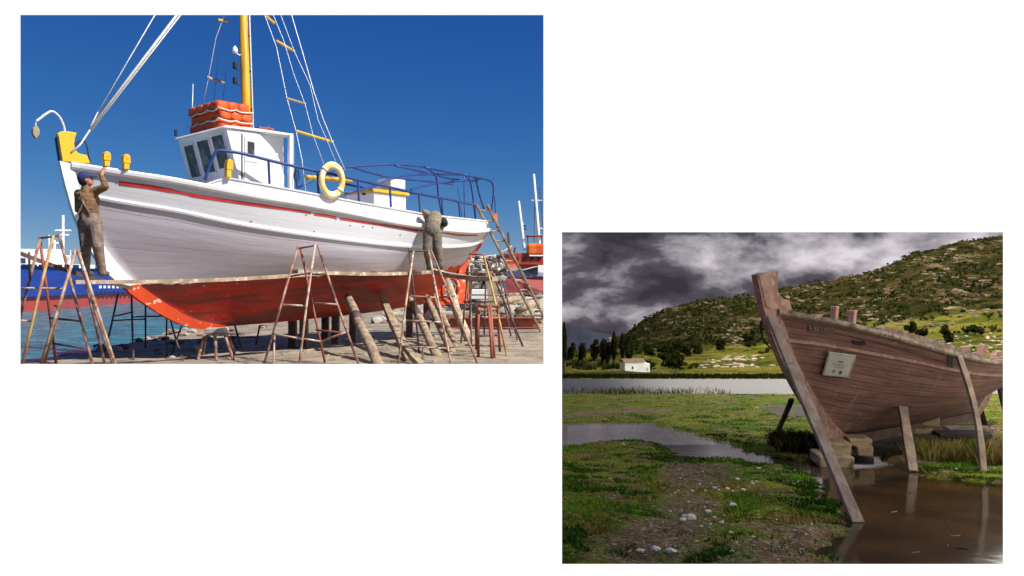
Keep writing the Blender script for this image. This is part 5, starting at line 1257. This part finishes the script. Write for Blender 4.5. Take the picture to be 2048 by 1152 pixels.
for k, (a, b, c, d) in enumerate(tl): tree(a, b, c+(6 if a > 1300 else 3), d, 'dark field tree '+['first from the left edge, by the tall cypress', 'second from the left edge', 'third from the left edge', 'behind the lone round bush', 'at the hill foot above the lone bush', 'right of the pair above the lone bush', 'rightmost of the row at the hill foot', 'low on the field just above the lone bush', 'next to the broadest cypress', 'halfway between the lone bush and the bow', 'just left of the old bow', 'above the middle of the old boat', 'above the raised coaming of the boat', 'just right of the one above the coaming', 'above the curved pole', 'on the field by the right edge'][k], 'field trees on the slope', False, 20+k)
# ---- white house
hy = 84.0; hA = P(1250, 738, hy); hB = P(1296, 735, hy+3); zb = hz_((1275-1024)/F*hy, hy)-.3
hs2 = root('white_house', (hA.x, hA.y, zb), 'small white house with a low red tiled roof beyond the lake', 'house')
dx = Vector((1, .25, 0)).normalized(); dy_ = Vector((-.25, 1, 0)).normalized(); Wd = 2.2; Dp = 1.5; o0 = Vector((hA.x, hA.y, zb)); ht = P(1250, 725, hy).z-zb
wl_ = MB().prism([o0, o0+dx*Wd, o0+dx*Wd+dy_*Dp, o0+dy_*Dp], (0, 0, ht)).build('wall', M['shipwhite'], hs2)
e = .12; mb = MB(); rr0 = o0+Vector((0, 0, ht+.004)); mid = dy_*Dp/2+Vector((0, 0, .32))
mb.prism([rr0-dx*e-dy_*e, rr0-dx*e+mid, rr0-dx*e+dy_*(Dp+e)], dx*(Wd+2*e)); mb.build('roof', mat('roof_tiles', (.20, .12, .075), (.14, .09, .06), 3, .9), hs2)
MB().box(o0+dx*.85-dy_*.01+Vector((0, 0, ht*.55)), .16, .04, .3, dx, dy_).build('window', M['dark'], hs2)
an = MB().prism([o0+dx*(Wd+.01), o0+dx*(Wd+.62), o0+dx*(Wd+.62)+dy_*1.2, o0+dx*(Wd+.01)+dy_*1.2], (0, 0, ht*.85)).build('annex', M['shipwhite'], hs2)
MB().box(o0+dx*(Wd+.3)-dy_*.012+Vector((0, 0, ht*.4)), .2, .03, .35, dx, dy_).build('door', M['concrete'], hs2)
for k, (px, top, w) in enumerate([(1207, 688, 10), (1222, 676, 7)]):
    y = 135; a = P(px, top, y); zb2 = hz_(a.x, y)-.3; t = root('pale_house', (a.x, y, zb2), ['low pale house left of the cypresses', 'tall narrow pale building just left of the cypresses'][k], 'house')
    W_ = w/F*y; MB().prism([(a.x-W_/2, y, zb2), (a.x+W_/2, y, zb2), (a.x+W_/2, y+1, zb2), (a.x-W_/2, y+1, zb2)], (0, 0, a.z-zb2-.2)).build('wall', M['cream'], t)
    MB().prism([(a.x-W_/2-.1, y-.1, a.z-.19), (a.x-W_/2-.1, y+.5, a.z+.05), (a.x-W_/2-.1, y+1.1, a.z-.19)], (W_+.2, 0, 0)).build('roof', mat('roof_pale', (.25, .13, .09), None, 3, .9), t)
# ================================================================ the old boat
ob = Boat((3.24, 10.15), (9.55, 15.6), 1.22)
ORAIL = [(1546, 622), (1590, 629), (1630, 636), (1680, 646), (1718, 655), (1766, 667), (1795, 675), (1854, 692), (1900, 705), (1950, 717), (1986, 723)]
ob.make([(ORAIL, 1.0, 2.3, 3.2),
    ([(1567, 680), (1610, 685), (1653, 691), (1736, 706), (1825, 723), (1880, 735), (1940, 746), (1981, 750)], .93, 2.0, 2.8),
    ([(1590, 738), (1640, 748), (1700, 760), (1780, 774), (1860, 784), (1930, 786), (1972, 776)], .80, 1.7, 2.2),
    ([(1622, 802), (1660, 812), (1720, 822), (1790, 826), (1860, 822), (1920, 812), (1957, 799)], .55, 1.5, 1.8),
    ([(1665, 866), (1700, 866), (1740, 861), (1800, 852), (1860, 842), (1910, 832), (1945, 824)], .09, 4, 4)], NU=60)
zf = rz0(12)
old = root('old_wooden_boat', ob.C(4, 0, rz0(13)), 'old pink-brown wooden boat with peeling paint and carved stemhead, propped above a pool', 'boat')
M['ohull'] = hull_material('old_hull', 'old')
ob.mesh('hull', [M['ohull']], old)
M['oldrail'] = mat('weathered_rail', (.30, .225, .17), (.17, .12, .09), 7, .9, .008, c3=(.09, .062, .048), s3=19, lo3=.5, hi3=.68)
M['pinkwood'] = mat('faded_pink_paint', (.30, .165, .125), (.21, .105, .08), 4, .9, .008, c3=(.36, .25, .19), s3=14, lo3=.52, hi3=.68)
mb = MB()
for sd_ in (1, -1): sweep(ob, 0, [(-.13, .03), (.05, .03), (.06, -.02), (.04, -.045), (-.04, -.045), (-.13, -.03)], sd_, mb=mb)
mb.build('rail', M['oldrail'], old)
mb = MB()
for sd_ in (1, -1): sweep(ob, 1, [(-.03, .03), (.03, .022), (.035, -.02), (-.03, -.03)], sd_, mb=mb)
mb.build('rubbing_strake', M['pinkwood'], old)
mb = MB()
for (p, t, b, u) in ob.G[0]: mb.v += [ob.C(t, b-.05, p.z-.13), ob.C(t, 0, p.z-.10), ob.C(t, -b+.05, p.z-.13)]
for i in range(len(ob.G[0])-1):
    for j_ in range(2): mb.f.append((3*i+j_, 3*i+3+j_, 3*i+4+j_, 3*i+j_+1)); mb.m.append(0)
mb.build('deck', M['oldrail'], old)
# raised coaming amidships
CX = [1762, 1770, 1884, 1990]; CY = [668, 650, 680, 716]
for sd_ in (1, -1):
    mb = MB(); cnt = 0
    for (p, t, b, u) in ob.G[0]:
        px = 1024+F*p.x/p.y
        if px < 1760: continue
        zt = max((HOR-np.interp(px, CX, CY))/F*p.y, p.z+.02)
        for (off, z) in ((-.08, p.z), (-.08, zt), (-.15, zt), (-.15, p.z)): mb.v.append(ob.C(t, sd_*max(.02, b+off), z))
        cnt += 1
    for i in range(cnt-1):
        for j_ in range(4): mb.f.append((i*4+j_, i*4+(j_+1) % 4, i*4+4+(j_+1) % 4, i*4+4+j_)); mb.m.append(0)
    mb.f += [(0, 1, 2, 3), tuple((cnt-1)*4+q for q in (3, 2, 1, 0))]; mb.m += [0, 0]; mb.build('coaming', M['oldrail'], old)
strip(ob, [(1509, 553), (1515, 585), (1523, 620), (1535, 660), (1551, 702), (1572, 748), (1598, 795), (1628, 842), (1658, 884), (1669, 892)],
      [(1549, 543), (1546, 590), (1551, 625), (1566, 662), (1577, 700), (1597, 744), (1622, 790), (1650, 832), (1676, 862), (1686, 868)], .06).build('stem', M['pinkwood'], old)
cprism(ob, [(1512, 556), (1509, 550), (1520, 546), (1549, 543), (1545, 555), (1545, 572), (1552, 590), (1561, 598), (1572, 600), (1577, 620), (1540, 622), (1524, 612)], .055).build('stemhead', M['pinkwood'], old, bevel=.008)
MB().prism([ob.BP(a, b, -.05) for a, b in [(1658, 868), (1668, 891), (1716, 884), (1950, 836), (1948, 822), (1716, 864)]], ob.n*.10).build('keel', mat('keel_wood', (.13, .075, .055), (.085, .05, .038), 5, .95), old)
MB().prism([ob.BP(a, b, -.04) for a, b in [(1978, 720), (1990, 722), (1988, 755), (1970, 800), (1950, 832), (1942, 822), (1960, 795), (1974, 752)]], ob.n*.08).build('sternpost', M['pinkwood'], old)
for (a, b, c, w) in ((1669, 612, 640, .35), (1705, 620, 646, .55)):
    q0 = ob.BP(a-3, c+12, w); q1 = ob.BP(a, b+4, w); mb = MB(); hh = q1-q0; mb.box((q0+q1)/2, .075, .09, hh.length, ob.d, ob.n, hh.normalized()); mb.box(q1, .082, .097, .05, ob.d, ob.n, hh.normalized()); mb.build('bitt', mat('pink_bitt', (.42, .20, .16), (.34, .24, .20), 7, .9), old, bevel=.012)
for (a, b, c, w, wd) in ((1928, 692, 708, .2, .22), (1960, 688, 712, .1, .05), (1968, 690, 714, .1, .05), (1992, 702, 716, .1, .3), (1632, 629, 636, .5, .14)):
    q0 = ob.BP(a-3, c, w); q1 = ob.BP(a+3, b, w); mb = MB(); hh = q1-q0; mb.box((q0+q1)/2, wd, .1, hh.length, ob.d, ob.n, hh.normalized()); mb.build('deck_fitting', M['pinkwood'], old, bevel=.01)
# hawse hole, name carving, sign board
def patch(bo, px0, px1, r0, r1, off, name, m, par, n=6, jag=0, skew=3):
    mb = MB(); top = []; bot = []
    for i in range(n+1):
        px = px0+(px1-px0)*i/n; jj = jag*noise.noise(Vector((i*1.3, px0*.1, 0))); top.append(bo.at(px, r0+skew*i/n*1.0+jj*2, off)); bot.append(bo.at(px, r1+skew*i/n*1.0+jj*3, off))
    nn = bo.lastn.copy()
    return MB().prism(top+bot[::-1], -nn*.012).build(name, m, par)
patch(ob, 1703, 1730, 679, 687, .006, 'hull_hole', M['dark'], old, jag=1.5)
patch(ob, 1894, 1905, 705, 733, .006, 'hull_gap', M['dark'], old, 3, jag=1)
nb = patch(ob, 1616, 1668, 648, 663, .012, 'name_plate', mat('name_plate_wood', (.17, .09, .075), (.13, .07, .06), 6, .9), old, skew=6)
mb = MB(); lt = mat('carved_letters', (.45, .34, .27), None, 9, .9)
def stroke(bo, pts, off, r=.004): mb.tube([bo.at(a, b, off) for a, b in pts], r, 5)
for k, g_ in enumerate([[(0, 0), (-1, 5), (2, 7)], [(0, 7), (2, 0), (4, 7)], [(0, 0), (0, 7), (3, 7)], [(0, 0), (0, 7)], [(0, 7), (0, 0), (3, 7), (3, 0)], [(0, 7), (2, 0), (4, 7)]]):
    ox = 1619+k*5.4; oy = 650+k*.85
    stroke(ob, [(ox+a, oy+b*.9) for a, b in g_], .022, .005)
mb.build('letters', lt, nb)
qa, qb, qc, qd = [ob.at(*q, .05) for q in ((1653, 699), (1707, 706), (1691, 750), (1640, 745))]
nn = (qb-qa).cross(qd-qa).normalized(); nn = nn if nn.dot(ob.n) > 0 else -nn
def sg(u, v, off): return (qa*(1-u)+qb*u)*(1-v)+(qd*(1-u)+qc*u)*v+nn*off
sgn = MB().prism([sg(0, 0, 0), sg(1, 0, 0), sg(1, 1, 0), sg(0, 1, 0)], nn*.02).build('notice_board', mat('notice_board', (.48, .45, .37), (.40, .37, .30), 5, .8), old)
mb = MB()
for (u0, u1, v0, v1) in ((.03, .97, .03, .045), (.03, .97, .955, .97), (.03, .045, .03, .97), (.955, .97, .03, .97)):
    mb.prism([sg(u0, v0, .0205), sg(u1, v0, .0205), sg(u1, v1, .0205), sg(u0, v1, .0205)], nn*.004)
mb.build('border', mat('notice_border', (.30, .28, .22), None, 5, .8), sgn)
mb = MB()
for (u0, u1, v0, v1) in ((.42, .62, .31, .37), (.24, .80, .45, .465), (.28, .74, .52, .535), (.34, .68, .59, .605)):
    n_ = max(4, int((u1-u0)/.035))
    for i in range(n_):
        a = u0+(u1-u0)*i/n_; b = a+(u1-u0)/n_*.7; mb.prism([sg(a, v0, .021), sg(b, v0, .021), sg(b, v1, .021), sg(a, v1, .021)], nn*.003)
mb.build('lettering', mat('notice_ink', (.10, .095, .085), None, 5, .9), sgn)
for (u, v, rr_, m_) in ((.36, .78, .075, (.20, .20, .14)), (.62, .80, .075, (.05, .05, .055))):
    mb = MB(); mb.prism([sg(u+rr_*math.cos(a)*.8, v+rr_*math.sin(a), .021) for a in [i*6.283/12 for i in range(12)]], nn*.004); mb.build('emblem', mat('emblem_ink', m_, None, 5, .9), sgn)
# ---- props and blocks
def rpt(px, row, dz=0): x, y = rg(px, row); return Vector((x, y, rz0(y)+dz))
def beam(a, b, w, t, name, m, label, cat, group=None, bend=None, nseg=8, bevel=.006):
    a, b = Vector(a), Vector(b); ax = (b-a).normalized(); ay = Vector((1, 0, 0)); ay = (ay-ax*ay.dot(ax)).normalized(); az = ax.cross(ay); mb = MB(); sd0 = rnd.random()*9
    for i in range(nseg+1):
        u = i/nseg; c = a+(b-a)*u+(bend*math.sin(math.pi*u) if bend else Vector()); k = 1+.08*math.sin(u*9+sd0); mb.v += [c-ay*w/2*k-az*t/2, c+ay*w/2*k-az*t/2, c+ay*w/2*k+az*t/2, c-ay*w/2*k+az*t/2]
    for i in range(nseg):
        for j_ in range(4): mb.f.append((i*4+j_, i*4+(j_+1) % 4, i*4+4+(j_+1) % 4, i*4+4+j_)); mb.m.append(0)
    mb.f += [(3, 2, 1, 0), tuple(nseg*4+q for q in range(4))]; mb.m += [0, 0]
    o = mb.build(name, m, loc=b, bevel=bevel); tag(o, label, cat, group); return o
M['greywood'] = mat('grey_driftwood', (.31, .235, .17), (.20, .145, .105), 5, .9, .008, c3=(.16, .115, .085), s3=24, lo3=.52, hi3=.7, stretch=(1.6, 1, .22))
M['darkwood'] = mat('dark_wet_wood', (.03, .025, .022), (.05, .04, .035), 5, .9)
beam(P(1541, 634, 9.75), rpt(1716, 1042, -.03), .105, .06, 'long_plank', M['greywood'], 'long grey plank leaning from the old bow down into the pool', 'plank', 'props of the old boat')
beam(ob.at(1801, 812, .05)+Vector((0, 0, .0)), rpt(1826, 942, -.03), .115, .09, 'short_prop', M['greywood'], 'short thick timber prop with a foot in the pool under the old boat', 'prop', 'props of the old boat', nseg=6)
beam(ob.at(1908, 707, .05), rpt(1967, 948, -.03), .07, .06, 'curved_prop', M['greywood'], 'long thin curved pole propping the old boat near its stern', 'prop', 'props of the old boat', bend=Vector((.055, -.03, 0)))
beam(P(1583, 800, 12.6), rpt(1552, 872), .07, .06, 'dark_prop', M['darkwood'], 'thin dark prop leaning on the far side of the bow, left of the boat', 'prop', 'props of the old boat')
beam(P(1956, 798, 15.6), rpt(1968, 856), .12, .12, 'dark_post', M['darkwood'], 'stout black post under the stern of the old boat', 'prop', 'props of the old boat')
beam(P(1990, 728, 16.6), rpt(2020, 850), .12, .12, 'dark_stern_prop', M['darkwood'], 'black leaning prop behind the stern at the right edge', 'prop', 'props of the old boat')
blk = mat('pale_timber_block', (.36, .27, .16), (.24, .17, .10), 5, .95, .012, c3=(.12, .09, .06), s3=9)
def block(px0, px1, r0, r1, d, dep, label, m=blk, tilt=0):
    a, b = P(px0, r1, d), P(px1, r0, d); mb = MB(); j1 = .012
    mb.prism([Vector((a.x, d, a.z)), Vector((b.x, d, a.z-.02)), Vector((b.x+j1, d+.01, b.z-tilt)), Vector((a.x-j1, d-.01, b.z))], (0.05, dep, 0))
    o = mb.build('keel_block', m, loc=((a.x+b.x)/2, d, a.z), bevel=.02); tag(o, label, 'block', 'blocks under the old keel')
block(1640, 1709, 913, 936, 10.55, .5, 'lowest pale stone block under the front of the old keel', tilt=.015)
block(1657, 1703, 888, 912, 10.75, .4, 'pale block directly under the foot of the old stem', tilt=.0)
block(1716, 1747, 894, 912, 11.0, .4, 'small pale block right of the stem foot')
block(1700, 1745, 878, 893, 11.1, .35, 'flat wedge lying on the small pale block', tilt=.01)
block(1714, 1748, 915, 940, 11.2, .5, 'dark wet block low in the pool right of the pale blocks', M['darkwood'])
for k, (a, b, c, d, dep, dp_, lb_) in enumerate([(1820, 1872, 858, 868, 12.9, .35, 'long pale timber baulk lying under the middle of the old boat'), (1845, 1880, 834, 852, 13.1, .35, 'rough pale block on the baulk under the old boat'), (1880, 1985, 868, 876, 12.6, .35, 'dark timber baulk lying below the stern of the old boat'), (1900, 1990, 858, 864, 14.0, .35, 'thin pale plank on the grass below the stern')]):
    block(a, b, c, d, dep, dp_, lb_, [blk, blk, M['darkwood'], M['greywood']][k])
# debris floating in the pool and along its muddy edge
for k in range(14):
    px, row = rnd.uniform(1640, 1990), rnd.uniform(935, 1120); x, y = rg(px, row)
    if wet(x, y) < .02: continue
    a = rnd.uniform(0, 3.14); l = rnd.uniform(.02, .10); z = rz0(y)-.008
    o = MB().tube([(x, y, z), (x+l*math.cos(a), y+l*math.sin(a), z-SL*l*math.sin(a))], rnd.uniform(.002, .004), 5).build('floating_twig', M['darkwood'] if k % 3 else blk, loc=(x, y, z))
    tag(o, 'thin twig floating in the brown pool under the old boat', 'twig', 'twigs in the brown pool')
# rope hanging from the old bow
o = MB().tube([ob.BP(a, b, -.12) for a, b in crom([(1528, 628), (1521, 650), (1524, 672), (1533, 688), (1545, 698)], 4)], .012, 6).build('bow_rope', M['dark'], loc=ob.BP(1521, 650), smooth=True); tag(o, 'dark rope loop hanging in front of the old bow', 'rope')
# fence wire in the field
# ================================================================ storm sky behind the meadow; unseen glowing roof and side added against the sun
def cloud_mat(name, strength, dark, mid, bright, bias=0):
    m = bpy.data.materials.new(name); m.use_nodes = True; N = m.node_tree.nodes; L = m.node_tree.links; N.remove(N['Principled BSDF'])
    geo = N.new('ShaderNodeNewGeometry'); mp = N.new('ShaderNodeMapping'); mp.inputs['Scale'].default_value = (1/60, 1/60, 1/30); L.new(geo.outputs['Position'], mp.inputs[0])
    n0 = N.new('ShaderNodeTexNoise'); n0.inputs['Scale'].default_value = 1.3; n0.inputs['Detail'].default_value = 3; L.new(mp.outputs[0], n0.inputs[0])
    ad = N.new('ShaderNodeMix'); ad.data_type = 'VECTOR'; ad.inputs[0].default_value = .22; L.new(mp.outputs[0], ad.inputs[4]); L.new(n0.outputs['Color'], ad.inputs[5])
    n1 = N.new('ShaderNodeTexNoise'); n1.inputs['Scale'].default_value = 2.4; n1.inputs['Detail'].default_value = 9; n1.inputs['Roughness'].default_value = .55; n1.inputs['Distortion'].default_value = .12; L.new(ad.outputs[1], n1.inputs[0])
    n2 = N.new('ShaderNodeTexNoise'); n2.inputs['Scale'].default_value = .95; n2.inputs['Detail'].default_value = 3; L.new(mp.outputs[0], n2.inputs[0])
    s = N.new('ShaderNodeMath'); s.operation = 'MULTIPLY_ADD'; s.inputs[1].default_value = .45; L.new(n2.outputs[0], s.inputs[0]); L.new(n1.outputs[0], s.inputs[2])
    # clouds brighten towards +x (the gap in the cloud over the hill)
    sx = N.new('ShaderNodeSeparateXYZ'); L.new(geo.outputs['Position'], sx.inputs[0]); gx = N.new('ShaderNodeMapRange'); gx.inputs[1].default_value = 20; gx.inputs[2].default_value = 230; gx.inputs[3].default_value = -.07; gx.inputs[4].default_value = .08
    L.new(sx.outputs[0], gx.inputs[0]); s2 = N.new('ShaderNodeMath'); s2.operation = 'ADD'; L.new(s.outputs[0], s2.inputs[0]); L.new(gx.outputs[0], s2.inputs[1])
    cr = N.new('ShaderNodeValToRGB'); L.new(s2.outputs[0], cr.inputs[0]); e = cr.color_ramp.elements; e[0].position = .50+bias; e[0].color = (*dark, 1); e[1].position = .95+bias; e[1].color = (*bright, 1)
    for p_, c_ in ((.66, mid), (.77, tuple((a+b)/2*.8 for a, b in zip(mid, bright)))): q = e.new(p_+bias); q.color = (*c_, 1)
    em = N.new('ShaderNodeEmission'); em.inputs[1].default_value = strength; L.new(cr.outputs[0], em.inputs[0]); L.new(em.outputs[0], N['Material Output'].inputs[0]); return m
YB = 420.0
def roofz(y): return ZT+.0+.085*(y-4.1)
def gh(y): return (rz0(y) if y < 64 else rz0(64)-.02*(y-64))
ta = 1/math.tan(EL)
mb = MB(); rows_ = []
yl = 6.3
while yl < 900:
    H = roofz(yl*.8)-gh(yl)
    for _ in range(6):
        y_r = yl-H*ta*math.cos(AZ); H = roofz(y_r)-gh(yl)
    x_r = .0508*yl+H*ta*math.sin(AZ)
    if yl > 50: x_r -= min(6, (yl-50)*.3)*ta*math.sin(AZ)
    if y_r > 4.15 and y_r < YB: rows_.append((y_r, min(x_r, .86*y_r+.75)))
    yl *= 1.05
rows_ = [(4.1, min(rows_[0][1], .86*4.1+.75))]+rows_+[(YB, max(rows_[-1][1]*YB/rows_[-1][0], .05*YB))]
for (y, xl) in rows_:
    for k in range(9): mb.v.append(Vector((xl+(.86*y+.80-xl)*k/8, y, roofz(y))))
for i in range(len(rows_)-1):
    for k in range(8): a = i*9+k; mb.f.append((a, a+1, a+10, a+9)); mb.m.append(0)
roof_m = cloud_mat('overhead_fill_roof', 3.1, (.62, .58, .50), (.90, .85, .76), (1.3, 1.26, 1.16), 0)
o = mb.build('sky', roof_m); tag(o, None, None, kind='structure')  # the added roof that shades and lights the meadow, never in view
back_m = cloud_mat('storm_cloud', 1.0, (.028, .024, .034), (.066, .058, .074), (.50, .46, .50), .025)
mb = MB()
NX, NZ_ = 60, 14
for i in range(NX+1):
    x = .047*YB+(.86*YB-.047*YB)*i/NX; cy = YB-60*(2*i/NX-1)**2*.0
    for k in range(NZ_+1): mb.v.append(Vector((x, cy, -80+(roofz(YB)+80)*k/NZ_)))
for i in range(NX):
    for k in range(NZ_): a = i*(NZ_+1)+k; mb.f.append((a, a+NZ_+1, a+NZ_+2, a+1)); mb.m.append(0)
# added unseen side wall on the right, keeps sun out and gives fill
n0 = len(mb.v); yy = [4.1, 6, 9, 14, 22, 35, 60, 100, 170, 260, 340, YB]
for y in yy: mb.v += [Vector((.86*y+.8, y, -6-.3*y)), Vector((.86*y+.8, y, roofz(y)+.9*math.exp(-(y-4)/3)))]
for i in range(len(yy)-1): mb.f.append((n0+2*i, n0+2*i+1, n0+2*i+3, n0+2*i+2)); mb.m.append(1)
o = mb.build('sky', [back_m, cloud_mat('side_fill_wall', 1.6, (.32, .30, .28), (.62, .6, .56), (1.1, 1.08, 1.02), 0)]); tag(o, None, None, kind='structure')  # visible storm backdrop, plus the added side wall
